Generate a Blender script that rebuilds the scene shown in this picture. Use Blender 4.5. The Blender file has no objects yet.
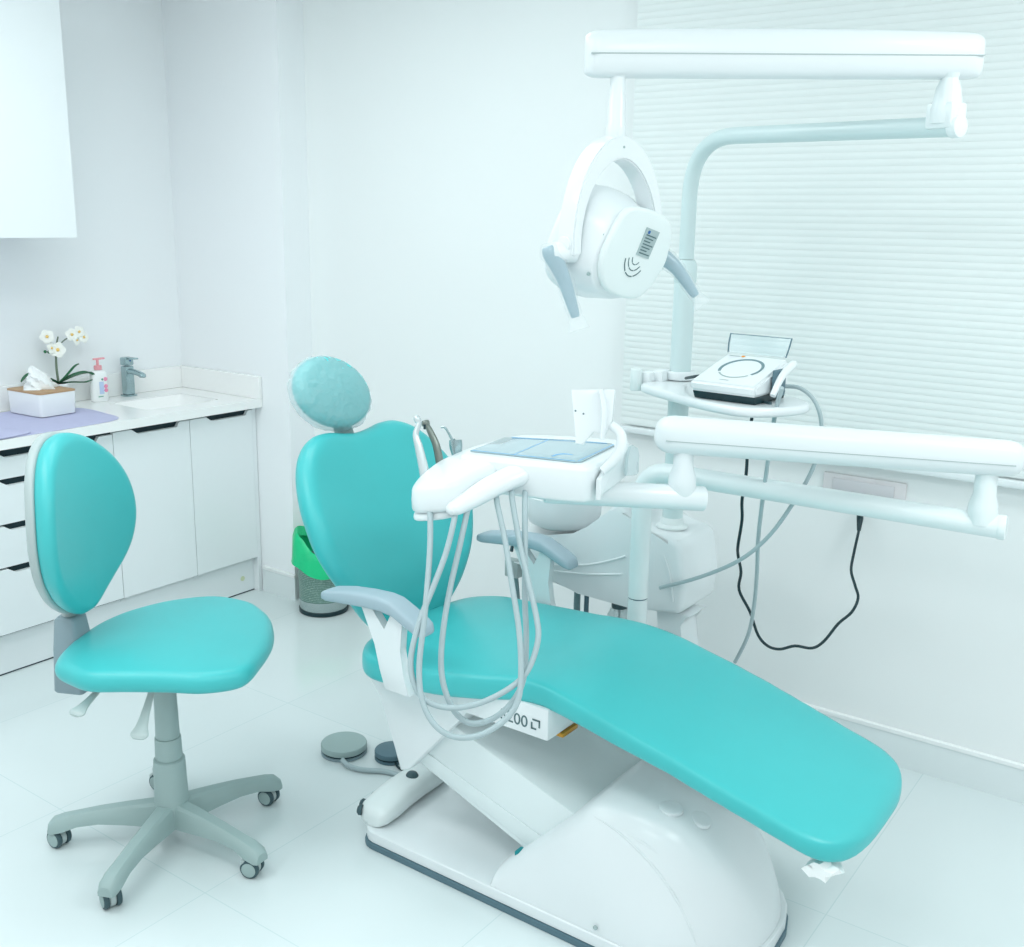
import bpy, bmesh, math, random
from mathutils import Vector, Matrix, Euler, noise
random.seed(4)
PI = math.pi
V = Vector
scene = bpy.context.scene
col = scene.collection

# ------------------------------------------------------------------ materials
def lin(c):
    return tuple(((x/255)/12.92 if x/255 <= 0.04045 else ((x/255+0.055)/1.055)**2.4) for x in c) + (1.0,)

def mat(name, rgb, rough=0.45, metal=0.0, coat=0.0, var=0.03, vscale=9.0, bump=0.0, bscale=200.0, alpha=1.0, trans=0.0, ior=1.45, spec=0.5, emit=None, estr=0.0, sss=0.0):
    m = bpy.data.materials.new(name); m.use_nodes = True
    nt = m.node_tree; b = nt.nodes['Principled BSDF']
    base = lin(rgb)
    tc = nt.nodes.new('ShaderNodeTexCoord')
    nz = nt.nodes.new('ShaderNodeTexNoise'); nz.inputs['Scale'].default_value = vscale; nz.inputs['Detail'].default_value = 3
    nt.links.new(tc.outputs['Object'], nz.inputs['Vector'])
    mx = nt.nodes.new('ShaderNodeMix'); mx.data_type = 'RGBA'
    mx.inputs[6].default_value = tuple(max(0, v*(1-var)) for v in base[:3]) + (1,)
    mx.inputs[7].default_value = tuple(min(1, v*(1+var)) for v in base[:3]) + (1,)
    nt.links.new(nz.outputs['Fac'], mx.inputs[0])
    nt.links.new(mx.outputs[2], b.inputs['Base Color'])
    b.inputs['Roughness'].default_value = rough
    b.inputs['Metallic'].default_value = metal
    b.inputs['Coat Weight'].default_value = coat
    b.inputs['Coat Roughness'].default_value = 0.12
    b.inputs['IOR'].default_value = ior
    b.inputs['Specular IOR Level'].default_value = spec
    b.inputs['Alpha'].default_value = alpha
    b.inputs['Transmission Weight'].default_value = trans
    if emit:
        b.inputs['Emission Color'].default_value = lin(emit); b.inputs['Emission Strength'].default_value = estr
    if bump > 0:
        n2 = nt.nodes.new('ShaderNodeTexNoise'); n2.inputs['Scale'].default_value = bscale; n2.inputs['Detail'].default_value = 4
        nt.links.new(tc.outputs['Object'], n2.inputs['Vector'])
        bp = nt.nodes.new('ShaderNodeBump'); bp.inputs['Strength'].default_value = bump; bp.inputs['Distance'].default_value = 0.01
        nt.links.new(n2.outputs['Fac'], bp.inputs['Height']); nt.links.new(bp.outputs['Normal'], b.inputs['Normal'])
    return m

M = {}
M['wall'] = mat('wall_paint', (240, 245, 245), 0.6, var=0.008, vscale=2)
M['wall_left'] = mat('wall_paint_cool', (246, 250, 252), 0.45, var=0.008, vscale=2)
M['ceiling'] = mat('ceiling_paint', (244, 247, 247), 0.7, var=0.01)
M['skirt'] = mat('skirting_tile', (230, 239, 240), 0.25, var=0.02)
M['skirt_cap'] = mat('skirting_cap', (244, 248, 248), 0.4, var=0.01)
M['plastic'] = mat('white_plastic', (231, 238, 240), 0.28, coat=0.25, var=0.008)
M['plastic2'] = mat('warm_white_plastic', (228, 238, 238), 0.35, coat=0.1, var=0.01)
M['enamel'] = mat('white_enamel_tube', (232, 242, 243), 0.3, coat=0.3, var=0.01)
M['enamel_d'] = mat('pale_grey_enamel_tube', (208, 227, 228), 0.35, coat=0.2, var=0.01)
M['teal'] = mat('teal_vinyl', (70, 190, 192), 0.34, var=0.02, vscale=14, bump=0.03, bscale=500, spec=0.5)
M['teal2'] = mat('teal_vinyl_seam', (12, 140, 146), 0.5)
M['grey'] = mat('grey_nylon', (160, 182, 181), 0.45, var=0.03, bump=0.04, bscale=600)
M['grey_l'] = mat('light_grey_plastic', (176, 190, 190), 0.4, var=0.02)
M['grey_b'] = mat('bluish_grey_plastic', (138, 158, 166), 0.42, var=0.02)
M['lever'] = mat('pale_lever_plastic', (190, 204, 203), 0.4)
M['armpad'] = mat('blue_grey_armrest', (165, 186, 196), 0.5, var=0.02)
M['dark'] = mat('dark_rubber', (62, 88, 94), 0.5)
M['rubber'] = mat('black_rubber', (28, 56, 60), 0.5)  # black raised towards teal, haze included in the colour
M['black'] = mat('black_plastic', (16, 50, 56), 0.4)  # teal-tinted black: the lift from haze is put into the base colour
M['gap'] = mat('shadow_gap_profile', (12, 44, 52), 0.6)
M['rim'] = mat('slate_rim', (88, 118, 130), 0.45)
M['hose'] = mat('grey_hose', (172, 190, 194), 0.4, var=0.02)
M['hose_d'] = mat('darker_hose', (120, 150, 154), 0.4)
M['chrome'] = mat('brushed_metal', (180, 192, 192), 0.25, metal=0.9, var=0.02)
M['chrome_d'] = mat('satin_metal', (132, 140, 134), 0.3, metal=0.9)
M['chrome_w'] = mat('pale_metal', (214, 224, 226), 0.25, metal=0.6)
M['tap'] = mat('tap_metal', (164, 186, 190), 0.25, metal=0.8)
M['door'] = mat('white_laminate', (240, 246, 248), 0.3, var=0.006)
M['counter'] = mat('white_quartz', (250, 252, 251), 0.2, var=0.012, vscale=60)
M['cloth'] = mat('lilac_cloth', (194, 196, 226), 0.85, var=0.04, vscale=40, bump=0.2, bscale=300)
M['wood'] = mat('bamboo', (186, 152, 116), 0.5, var=0.12, vscale=30)
M['tissue'] = mat('tissue_paper', (246, 250, 250), 0.9, var=0.01)
M['green'] = mat('green_bag', (22, 205, 138), 0.35, var=0.08, vscale=25, bump=0.5, bscale=30)
M['leaf'] = mat('orchid_leaf', (28, 104, 66), 0.35, var=0.2, vscale=20)
M['stem'] = mat('orchid_stem', (112, 128, 112), 0.6, var=0.15)
M['petal'] = mat('orchid_petal', (250, 252, 246), 0.6, var=0.02)
M['yellow'] = mat('orchid_centre', (244, 206, 120), 0.6)
M['soil'] = mat('potting_soil', (34, 44, 36), 0.9, var=0.2)
M['pink'] = mat('pink_pump', (240, 168, 176), 0.4)
M['pink2'] = mat('pink_print', (236, 150, 180), 0.5)
M['blueprint'] = mat('pale_blue_print', (190, 208, 238), 0.5)
M['greenprint'] = mat('green_print', (110, 170, 150), 0.5)
M['soap'] = mat('soap_bottle_white', (246, 250, 250), 0.25, coat=0.3, var=0.005)
M['mat'] = mat('tray_mat_grey', (168, 194, 202), 0.12, var=0.02, coat=0.4)
M['matblue'] = mat('tray_mat_blue_line', (110, 176, 222), 0.4)
M['orange'] = mat('orange_sticker', (226, 150, 40), 0.5)
M['brass'] = mat('brass_fitting', (190, 140, 50), 0.4, metal=0.4)
M['blueink'] = mat('blue_print', (40, 96, 160), 0.5)
M['labelgrey'] = mat('rating_plate', (168, 186, 188), 0.4, var=0.05)
M['ink'] = mat('printed_ink', (84, 112, 116), 0.5)
M['ringink'] = mat('ring_ink', (110, 140, 146), 0.4)
M['handle'] = mat('lamp_handle_grey', (150, 180, 192), 0.3, coat=0.3)
M['film'] = mat('clear_plastic_film', (240, 248, 250), 0.25, alpha=0.16, var=0.01)
M['film2'] = mat('wrinkled_cover_film', (226, 244, 248), 0.35, alpha=0.30, bump=0.9, bscale=60)
M['clear'] = mat('clear_acrylic', (196, 220, 224), 0.1, alpha=0.3)
M['bottle'] = mat('clear_bottle', (190, 214, 216), 0.08, alpha=0.45)
M['blind'] = mat('white_blind_slat', (236, 243, 242), 0.5, var=0.006)
M['socket'] = mat('pinkish_socket_plate', (222, 220, 222), 0.5)
M['glass'] = mat('window_glass', (225, 240, 242), 0.03, alpha=0.15)
M['lampface'] = mat('lamp_reflector', (236, 240, 240), 0.1, metal=0.6)
M['underside'] = mat('painted_steel_arm', (226, 237, 238), 0.4, var=0.01)

XL_ = -4.32
def floor_mat():
    m = bpy.data.materials.new('glossy_floor_tiles'); m.use_nodes = True
    nt = m.node_tree; b = nt.nodes['Principled BSDF']
    tc = nt.nodes.new('ShaderNodeTexCoord')
    mp = nt.nodes.new('ShaderNodeMapping'); mp.inputs['Location'].default_value = ((XL_-0.2+2.4)/2+2.091+6*0.68, (-1.6+3.64)/2-1.547+6*0.916, 0)
    nt.links.new(tc.outputs['Object'], mp.inputs['Vector'])
    br = nt.nodes.new('ShaderNodeTexBrick')
    br.offset = 0.0; br.squash = 1.0
    br.inputs['Scale'].default_value = 1.0
    br.inputs['Brick Width'].default_value = 0.68; br.inputs['Row Height'].default_value = 0.916
    br.inputs['Mortar Size'].default_value = 0.0018; br.inputs['Mortar Smooth'].default_value = 0.3
    br.inputs['Color1'].default_value = lin((220, 231, 232)); br.inputs['Color2'].default_value = lin((223, 233, 234))
    br.inputs['Mortar'].default_value = lin((206, 222, 223))
    nt.links.new(mp.outputs['Vector'], br.inputs['Vector'])
    nz = nt.nodes.new('ShaderNodeTexNoise'); nz.inputs['Scale'].default_value = 1.6; nz.inputs['Detail'].default_value = 8
    nt.links.new(tc.outputs['Object'], nz.inputs['Vector'])
    mx = nt.nodes.new('ShaderNodeMix'); mx.data_type = 'RGBA'; mx.blend_type = 'MULTIPLY'
    mr = nt.nodes.new('ShaderNodeMapRange'); mr.inputs[3].default_value = 0.96; mr.inputs[4].default_value = 1.02
    nt.links.new(nz.outputs['Fac'], mr.inputs[0])
    mx.inputs[0].default_value = 1.0
    nt.links.new(br.outputs['Color'], mx.inputs[6]); nt.links.new(mr.outputs[0], mx.inputs[7])
    nt.links.new(mx.outputs[2], b.inputs['Base Color'])
    b.inputs['Roughness'].default_value = 0.16
    return m
M['floor'] = floor_mat()

def basket_mat():
    m = bpy.data.materials.new('perforated_steel'); m.use_nodes = True
    nt = m.node_tree; b = nt.nodes['Principled BSDF']
    tc = nt.nodes.new('ShaderNodeTexCoord')
    w1 = nt.nodes.new('ShaderNodeTexWave'); w1.bands_direction = 'Z'; w1.inputs['Scale'].default_value = 38
    vz = nt.nodes.new('ShaderNodeTexVoronoi'); vz.inputs['Scale'].default_value = 150
    nt.links.new(tc.outputs['Object'], w1.inputs['Vector']); nt.links.new(tc.outputs['Object'], vz.inputs['Vector'])
    mm = nt.nodes.new('ShaderNodeMath'); mm.operation = 'MULTIPLY'
    nt.links.new(w1.outputs['Fac'], mm.inputs[0]); nt.links.new(vz.outputs['Distance'], mm.inputs[1])
    mx = nt.nodes.new('ShaderNodeMix'); mx.data_type = 'RGBA'
    mx.inputs[6].default_value = lin((92, 132, 122)); mx.inputs[7].default_value = lin((180, 200, 192))
    nt.links.new(mm.outputs[0], mx.inputs[0]); nt.links.new(mx.outputs[2], b.inputs['Base Color'])
    b.inputs['Metallic'].default_value = 0.4; b.inputs['Roughness'].default_value = 0.35
    return m
M['basket'] = basket_mat()

# ------------------------------------------------------------------ object helpers
WLOC = {}
def tag(o, label=None, cat=None, group=None, kind=None):
    if label: o['label'] = label
    if cat: o['category'] = cat
    if group: o['group'] = group
    if kind: o['kind'] = kind
    return o

def thing(name, label, cat, loc=(0, 0, 0), group=None):
    o = bpy.data.objects.new(name, None); col.objects.link(o)
    o.empty_display_size = 0.1
    o.location = loc; WLOC[o.name] = V(loc)
    return tag(o, label, cat, group)

def obj(name, bm, m, parent=None, smooth=True, sharp=40, label=None, mods=None):
    me = bpy.data.meshes.new(name)
    bmesh.ops.recalc_face_normals(bm, faces=bm.faces[:])
    bm.to_mesh(me); bm.free()
    lo = V((min(v.co.x for v in me.vertices), min(v.co.y for v in me.vertices), min(v.co.z for v in me.vertices)))
    hi = V((max(v.co.x for v in me.vertices), max(v.co.y for v in me.vertices), max(v.co.z for v in me.vertices)))
    c = (lo+hi)/2
    if parent is None: c.z = lo.z
    me.transform(Matrix.Translation(-c))
    if m: me.materials.append(M[m] if isinstance(m, str) else m)
    if smooth:
        me.polygons.foreach_set('use_smooth', [True]*len(me.polygons))
        me.set_sharp_from_angle(angle=math.radians(sharp))
    o = bpy.data.objects.new(name, me); col.objects.link(o)
    WLOC[o.name] = c.copy()
    if parent is not None:
        o.parent = parent
        o.location = c - WLOC[parent.name]
    else:
        o.location = c
    if label: o['label'] = label
    return o

def struct(name, bm, m, parent=None, smooth=False):
    o = obj(name, bm, m, parent, smooth=smooth)
    if parent is None: o['kind'] = 'structure'
    return o

def nb(): return bmesh.new()

def xf(bm, verts, mtx):
    bmesh.ops.transform(bm, matrix=mtx, verts=verts)

def box(bm, lo, hi, bevel=0.0, seg=2, mtx=None):
    r = bmesh.ops.create_cube(bm, size=1.0)
    vs = r['verts']
    lo = V(lo); hi = V(hi)
    xf(bm, vs, Matrix.Translation((lo+hi)/2) @ Matrix.Diagonal(V((*(hi-lo), 1))))
    if bevel > 0:
        es = list({e for v in vs for e in v.link_edges})
        rr = bmesh.ops.bevel(bm, geom=es, offset=bevel, segments=seg, profile=0.5, affect='EDGES')
        vs = list({v for f in rr['faces'] for v in f.verts} | {v for v in vs if v.is_valid})
    if mtx is not None: xf(bm, [v for v in vs if v.is_valid], mtx)
    return bm

def loft(bm, secs, cap=True, closed=True):
    rows = [[bm.verts.new(p) for p in s] for s in secs]
    n = len(rows[0])
    for a, b in zip(rows, rows[1:]):
        for i in range(n if closed else n-1):
            j = (i+1) % n
            try: bm.faces.new((a[i], a[j], b[j], b[i]))
            except ValueError: pass
    if cap and closed:
        for r in (rows[0], rows[-1]):
            c = bm.verts.new(sum((v.co for v in r), V())/n)
            for i in range(n):
                try: bm.faces.new((r[i], r[(i+1) % n], c))
                except ValueError: pass
    return bm

def catmull(pts, n=8, closed=False):
    pts = [V(p) for p in pts]; out = []
    N = len(pts)
    rng = range(N) if closed else range(N-1)
    for i in rng:
        if closed: p0, p1, p2, p3 = pts[(i-1) % N], pts[i], pts[(i+1) % N], pts[(i+2) % N]
        else: p0, p1, p2, p3 = pts[max(i-1, 0)], pts[i], pts[i+1], pts[min(i+2, N-1)]
        for k in range(n):
            t = k/n
            out.append(0.5*((2*p1)+(p2-p0)*t+(2*p0-5*p1+4*p2-p3)*t*t+(3*p1-p0-3*p2+p3)*t**3))
    if not closed: out.append(pts[-1])
    return out

def tube(bm, pts, r, seg=14, n=8, smooth=True, sq=None, up=None):
    """swept tube; r a number or one radius per control point; sq=(w,h) factors for an oval section"""
    if not isinstance(r, (list, tuple)): r = [r]*len(pts)
    P = catmull(pts, n) if smooth else [V(p) for p in pts]
    if smooth:
        R = [x[0] for x in catmull([V((q, 0, 0)) for q in r], n)]
    else: R = list(r)
    T = [(P[min(i+1, len(P)-1)]-P[max(i-1, 0)]).normalized() for i in range(len(P))]
    u = V(up) if up else (V((0, 0, 1)) if abs(T[0].z) < 0.9 else V((1, 0, 0)))
    a = (u - T[0]*u.dot(T[0])).normalized()
    secs = []
    for i, p in enumerate(P):
        a = (a - T[i]*a.dot(T[i])).normalized(); b = T[i].cross(a)
        sw, sh = sq if sq else (1, 1)
        secs.append([p+(a*math.cos(2*PI*k/seg)*sh+b*math.sin(2*PI*k/seg)*sw)*R[i] for k in range(seg)])
    return loft(bm, secs)

def arcbend(pts, rad, n=8):
    """polyline with rounded corners"""
    pts = [V(p) for p in pts]; out = [pts[0]]
    for i in range(1, len(pts)-1):
        a = (pts[i-1]-pts[i]).normalized(); b = (pts[i+1]-pts[i]).normalized()
        p0 = pts[i]+a*rad; p2 = pts[i]+b*rad
        for k in range(n+1):
            t = k/n
            out.append(p0*(1-t)**2+pts[i]*2*t*(1-t)+p2*t*t)
    out.append(pts[-1]); return out

def lathe(bm, o, prof, axis=(0, 0, 1), seg=28, ref=None):
    ax = V(axis).normalized(); u = V(ref) if ref else (V((1, 0, 0)) if abs(ax.x) < 0.9 else V((0, 1, 0)))
    u = (u-ax*u.dot(ax)).normalized(); w = ax.cross(u); o = V(o)
    secs = [[o+ax*z+(u*math.cos(2*PI*k/seg)+w*math.sin(2*PI*k/seg))*max(r, 1e-4) for k in range(seg)] for r, z in prof]
    return loft(bm, secs)

def cyl(bm, a, b, r, r2=None, bev=0.0, seg=24):
    a = V(a); b = V(b); L = (b-a).length; r2 = r if r2 is None else r2
    if bev: prof = [(r-bev, 0), (r-bev*0.3, bev*0.3), (r, bev), (r2, L-bev), (r2-bev*0.3, L-bev*0.3), (r2-bev, L)]
    else: prof = [(r, 0), (r2, L)]
    return lathe(bm, a, prof, b-a, seg)

def area2(pts):
    return 0.5*sum(pts[i][0]*pts[(i+1) % len(pts)][1]-pts[(i+1) % len(pts)][0]*pts[i][1] for i in range(len(pts)))

def slab(bm, outline, thick, edge, f, dome=0.0, dome_back=0.0, smooth_n=6, steps=5, inner=5, centre=None, smooth=True):
    """cushion or moulded slab: 2-D outline (u,v) -> rounded edge, domed faces; f maps (u,v,w) to world"""
    O = [V((p[0], p[1], 0)) for p in outline]
    if smooth: O = catmull(O, smooth_n, True)
    if area2(O) < 0: O.reverse()
    n = len(O)
    nrm = []
    for i in range(n):
        t = (O[(i+1) % n]-O[i-1]).normalized(); nrm.append(V((-t.y, t.x, 0)))
    c = V((centre[0], centre[1], 0)) if centre else sum(O, V())/n
    h = thick/2
    rings = []
    def ring_face(sign, d):
        base = [O[i]+nrm[i]*edge for i in range(n)]
        rr = []
        for k in range(1, inner+1):
            s = 1-k/(inner+1)
            rr.append([(c+(p-c)*s, sign*(h+d*(1-s*s))) for p in base])
        return rr
    for r in reversed(ring_face(-1, dome_back)): rings.append(r)
    for k in range(2*steps+1):
        th = -PI/2+PI*k/(2*steps)
        ins = edge*(1-math.cos(th))
        w = math.copysign(h-min(edge, h), math.sin(th)) if abs(math.sin(th)) > 1e-6 else 0
        w = w+min(edge, h)*math.sin(th)
        rings.append([(O[i]+nrm[i]*ins, w) for i in range(n)])
    for r in ring_face(1, dome): rings.append(r)
    secs = [[f(p.x, p.y, w) for p, w in r] for r in rings]
    rows = [[bm.verts.new(q) for q in s] for s in secs]
    for a, b in zip(rows, rows[1:]):
        for i in range(n):
            j = (i+1) % n
            bm.faces.new((a[i], a[j], b[j], b[i]))
    for r, w in ((rows[0], -(h+dome_back)), (rows[-1], h+dome)):
        cv = bm.verts.new(f(c.x, c.y, w))
        for i in range(n): bm.faces.new((r[i], r[(i+1) % n], cv))
    return bm

def prism(bm, poly, y0, y1, bevel=0.0, plane='xz', seg=2):
    """extrude a polygon given in one plane between two values of the third axis"""
    def q(p, t):
        return V((p[0], t, p[1])) if plane == 'xz' else (V((p[0], p[1], t)) if plane == 'xy' else V((t, p[0], p[1])))
    a = [bm.verts.new(q(p, y0)) for p in poly]; b = [bm.verts.new(q(p, y1)) for p in poly]
    fs = [bm.faces.new(a), bm.faces.new(b[::-1])]
    n = len(poly)
    for i in range(n): fs.append(bm.faces.new((a[i], a[(i+1) % n], b[(i+1) % n], b[i])))
    if bevel:
        es = list({e for f_ in fs for e in f_.edges})
        bmesh.ops.bevel(bm, geom=es, offset=bevel, segments=seg, profile=0.5, affect='EDGES')
    return bm

def lerpk(keys, x):
    if x <= keys[0][0]: return keys[0][1]
    for (a, fa), (b, fb) in zip(keys, keys[1:]):
        if x <= b:
            t = (x-a)/(b-a); t = t*t*(3-2*t); return fa+(fb-fa)*t
    return keys[-1][1]

def link(keys, x):
    if x <= keys[0][0]: return keys[0][1]
    for (a, fa), (b, fb) in zip(keys, keys[1:]):
        if x <= b: return fa+(fb-fa)*(x-a)/(b-a)
    return keys[-1][1]

def copy_tree(o, loc=None):
    """a thing, its parts and their sub-parts"""
    def cp(s, par):
        c = s.copy(); col.objects.link(c); c.parent = par
        for ch in [q for q in bpy.data.objects if q.parent == s]: cp(ch, c)
        return c
    r = cp(o, None)
    if loc is not None: r.location = loc
    return r

# ------------------------------------------------------------------ camera
H = 1.75
F = 1057.3; YAW, PITCH, ROLL = -0.62188, 0.23362, -0.016551
cy, sy = math.cos(YAW), math.sin(YAW)
fwd = V((sy*math.cos(PITCH), cy*math.cos(PITCH), -math.sin(PITCH)))
right = V((cy, -sy, 0)); down = fwd.cross(right)
r2 = right*math.cos(ROLL)+down*math.sin(ROLL); d2 = down*math.cos(ROLL)-right*math.sin(ROLL)
cam = bpy.data.cameras.new('camera'); co = bpy.data.objects.new('camera', cam); col.objects.link(co)
mw = Matrix((( r2.x, -d2.x, -fwd.x, 0), (r2.y, -d2.y, -fwd.y, 0), (r2.z, -d2.z, -fwd.z, H), (0, 0, 0, 1)))
co.matrix_world = mw
cam.sensor_width = 36; cam.sensor_fit = 'HORIZONTAL'; cam.lens = F*36/1024
cam.clip_start = 0.05
scene.camera = co

# ------------------------------------------------------------------ the room
XL, YP, YB, XP = -4.32, 3.24, 3.39, -3.565
CZ = 2.8
RX, FY = 2.4, -1.6
struct('floor', box(nb(), (XL-0.2, FY, -0.1), (RX, YB+0.25, 0)), 'floor')
struct('ceiling', box(nb(), (XL-0.2, FY, CZ), (RX, YB+0.25, CZ+0.1)), 'ceiling')
struct('wall_left', box(nb(), (XL-0.2, FY, 0), (XL, YP, CZ)), 'wall_left')
struct('wall_pillar', box(nb(), (XL-0.2, YP, 0), (XP, YB+0.25, CZ)), 'wall_left')
WX0, WX1, WZ0, WZ1 = -1.86, 0.9, 1.06, 2.5
bm = nb()
for lo, hi in (((XP, YB, 0), (RX, YB+0.25, WZ0)), ((XP, YB, WZ1), (RX, YB+0.25, CZ)),
               ((XP, YB, WZ0), (WX0, YB+0.25, WZ1)), ((WX1, YB, WZ0), (RX, YB+0.25, WZ1))):
    box(bm, lo, hi)
bmesh.ops.remove_doubles(bm, verts=bm.verts[:], dist=1e-5)
struct('wall_back', bm, 'wall')

def skirting(name, lo, hi):
    bm = nb(); box(bm, lo, (hi[0], hi[1], 0.112)); o = struct(name, bm, 'skirt')
    bm = nb(); box(bm, (lo[0], lo[1]-0.004, 0.1125), (hi[0], hi[1], 0.128), 0.002, 1); c = struct('skirting_cap', bm, 'skirt_cap', o)
    return o
skirting('baseboard_back', (XP+0.013, YB-0.013, 0), (RX, YB-0.0005, 0.12))
skirting('baseboard_pillar', (-3.79+0.016, YP-0.013, 0), (XP+0.012, YP-0.0005, 0.12))

# window in the back wall, behind the blind
bm = nb()
t = 0.05
for lo, hi in (((WX0, YB+0.1, WZ0), (WX1, YB+0.15, WZ0+t)), ((WX0, YB+0.1, WZ1-t), (WX1, YB+0.15, WZ1)),
               ((WX0, YB+0.1, WZ0+t), (WX0+t, YB+0.15, WZ1-t)), ((WX1-t, YB+0.1, WZ0+t), (WX1, YB+0.15, WZ1-t)),
               ((-0.5, YB+0.1, WZ0+t), (-0.45, YB+0.15, WZ1-t))):
    box(bm, lo, hi, 0.004, 1)
w = struct('window_1', bm, 'plastic')
struct('glass_pane', box(nb(), (WX0+t, YB+0.12, WZ0+t), (WX1-t, YB+0.126, WZ1-t)), 'glass', w)

# venetian blind
BX0, BX1 = -1.915, 1.0
bl = thing('window_blind', 'white venetian blind with thin closed slats over the wide window', 'blind', (-0.5, YB-0.03, 1.01))
bm = nb(); z = 1.035; k = 0
while z < 2.56:
    # slightly bowed slat, nearly closed
    a = math.radians(80)
    prof = []
    for s in (-1, -0.5, 0, 0.5, 1):
        wy = 0.0130*s; bow = 0.0022*(1-s*s)
        prof.append((YB-0.03-(wy*math.cos(a))-bow*math.sin(a), z+0.0107-(-wy)*math.sin(a)*-1*-1))
    tk = 0.0006
    rowA = [V((BX0, y-tk, zz)) for y, zz in prof]+[V((BX0, y+tk, zz)) for y, zz in reversed(prof)]
    rowB = [V((BX1, p.y, p.z)) for p in rowA]
    loft(bm, [rowA, rowB]); z += 0.0213; k += 1
obj('slats', bm, 'blind', bl, sharp=60)
obj('bottom_rail', box(nb(), (BX0, YB-0.047, 1.004), (BX1, YB-0.018, 1.027), 0.005), 'plastic', bl)
obj('head_rail', box(nb(), (BX0, YB-0.06, 2.575), (BX1, YB-0.002, 2.62), 0.004), 'plastic', bl)

# socket strip on the wall under the window
so = thing('wall_socket', 'pale pinkish socket strip on the wall under the blind', 'socket', (-1.01, YB, 0.9))
obj('plate', box(nb(), (-1.15, YB-0.014, 0.892), (-0.88, YB-0.0005, 0.962), 0.004), 'socket', so)
obj('socket_insert', box(nb(), (-1.115, YB-0.02, 0.905), (-0.915, YB-0.0142, 0.948), 0.003), mat('socket_insert_plastic', (206, 206, 210), 0.5), so)

# glowing ceiling panels added above the frame, spread to even out the light
for i, (x, y) in enumerate(((-3.0, 0.7), (-3.0, 1.9), (-2.2, 0.7), (-2.2, 2.2), (-0.9, 0.7), (0.5, 0.7), (0.6, 2.3), (-2.2, -0.8), (-0.4, -0.8))):
    bm = nb(); box(bm, (x-0.3, y-0.3, CZ-0.012), (x+0.3, y+0.3, CZ-0.0005))
    p = obj('ceiling_fill_panel', bm, mat('fill_panel_%d' % i, (245, 252, 252), 0.5, emit=(246, 252, 255), estr=2.0), None)
    p['kind'] = 'structure'

# ------------------------------------------------------------------ cabinets along the left wall
FX = -3.79        # front plane of doors
def notch_front(bm, y0, y1, z0, z1, n0=None, n1=None, drop=0.022):
    """front panel with a slanted finger notch in its top edge"""
    poly = [(y0, z0), (y1, z0), (y1, z1)]
    if n0 is not None: poly += [(n1+0.012, z1), (n1, z1-drop), (n0+0.03, z1-drop), (n0, z1)]
    poly += [(y0, z1)]
    prism(bm, poly, FX-0.018, FX, 0.0008, 'yz', 1)

def carcass(t, y0, y1, right_panel=False):
    b = nb()
    box(b, (XL+0.012, y0+0.001, 0.15), (FX-0.03, y0+0.016, 0.872)); box(b, (XL+0.012, y1-0.016, 0.15), (FX-0.03, y1-0.001, 0.872))
    box(b, (XL+0.012, y0+0.016, 0.15), (FX-0.03, y1-0.016, 0.168))
    obj('carcass', b, 'door', t, smooth=False)
    b = nb(); box(b, (FX-0.0295, y0+0.001, 0.165), (FX-0.019, y1-0.001, 0.899)); obj('recess_profile', b, 'gap', t, smooth=False, label='black recessed finger-pull channel')
    b = nb(); box(b, (FX-0.05, y0, 0.006), (FX-0.035, y1, 0.149)); obj('plinth', b, 'door', t, smooth=False)
    b = nb(); box(b, (FX-0.049, y0, 0.0), (FX-0.036, y1, 0.0055)); obj('plinth_seal', b, 'gap', t, smooth=False, label='dark seal strip at the floor')

for nm, lab, y0, y1 in (('drawer_unit', 'white four-drawer cabinet at the left edge behind the stool', 1.93, 2.485),):
    t = thing(nm, lab, 'cabinet', (-4.05, (y0+y1)/2, 0), 'base cabinets under the worktop')
    carcass(t, y0, y1)
    zs = [0.170, 0.434, 0.602, 0.776, 0.884]
    for a, b_ in zip(zs, zs[1:]):
        b = nb(); notch_front(b, y0+0.0015, y1-0.0015, a+0.004, b_-0.004, 2.0, 2.41, 0.02); obj('drawer', b, 'door', t, smooth=False)
t = thing('cabinet', 'white cabinet with a tall door, just right of the drawers', 'cabinet', (-4.05, 2.675, 0), 'base cabinets under the worktop')
carcass(t, 2.485, 2.865)
b = nb(); notch_front(b, 2.4865, 2.8635, 0.173, 0.886, 2.575, 2.80); obj('door', b, 'door', t, smooth=False)
t = thing('cabinet', 'white cabinet with a tall door, at the end beside the pillar', 'cabinet', (-4.05, 3.045, 0), 'base cabinets under the worktop')
carcass(t, 2.865, 3.215)
b = nb(); notch_front(b, 2.8665, 3.214, 0.173, 0.886, 2.955, 3.178); obj('door', b, 'door', t, smooth=False)
b = nb(); box(b, (XL+0.012, 3.2155, 0.0), (FX-0.002, 3.2375, 0.899), 0.001, 1); obj('end_panel', b, 'door', t, smooth=False)
b = nb(); lathe(b, (FX-0.0345, 3.145, 0.075), [(0.0, 0.0), (0.012, 0.0), (0.012, 0.002), (0.0, 0.003)], (1, 0, 0), 16)
obj('yellow_spot', b, mat('faded_yellow_sticker', (222, 232, 196), 0.6), t, label='faded yellow round sticker on the plinth')
t = thing('cabinet', 'white cabinet left of the drawer unit, beyond the left edge', 'cabinet', (-4.05, 1.6, 0), 'base cabinets under the worktop')
carcass(t, 1.35, 1.93)
b = nb(); notch_front(b, 1.3515, 1.9285, 0.173, 0.886, 1.5, 1.8); obj('door', b, 'door', t, smooth=False)

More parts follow.
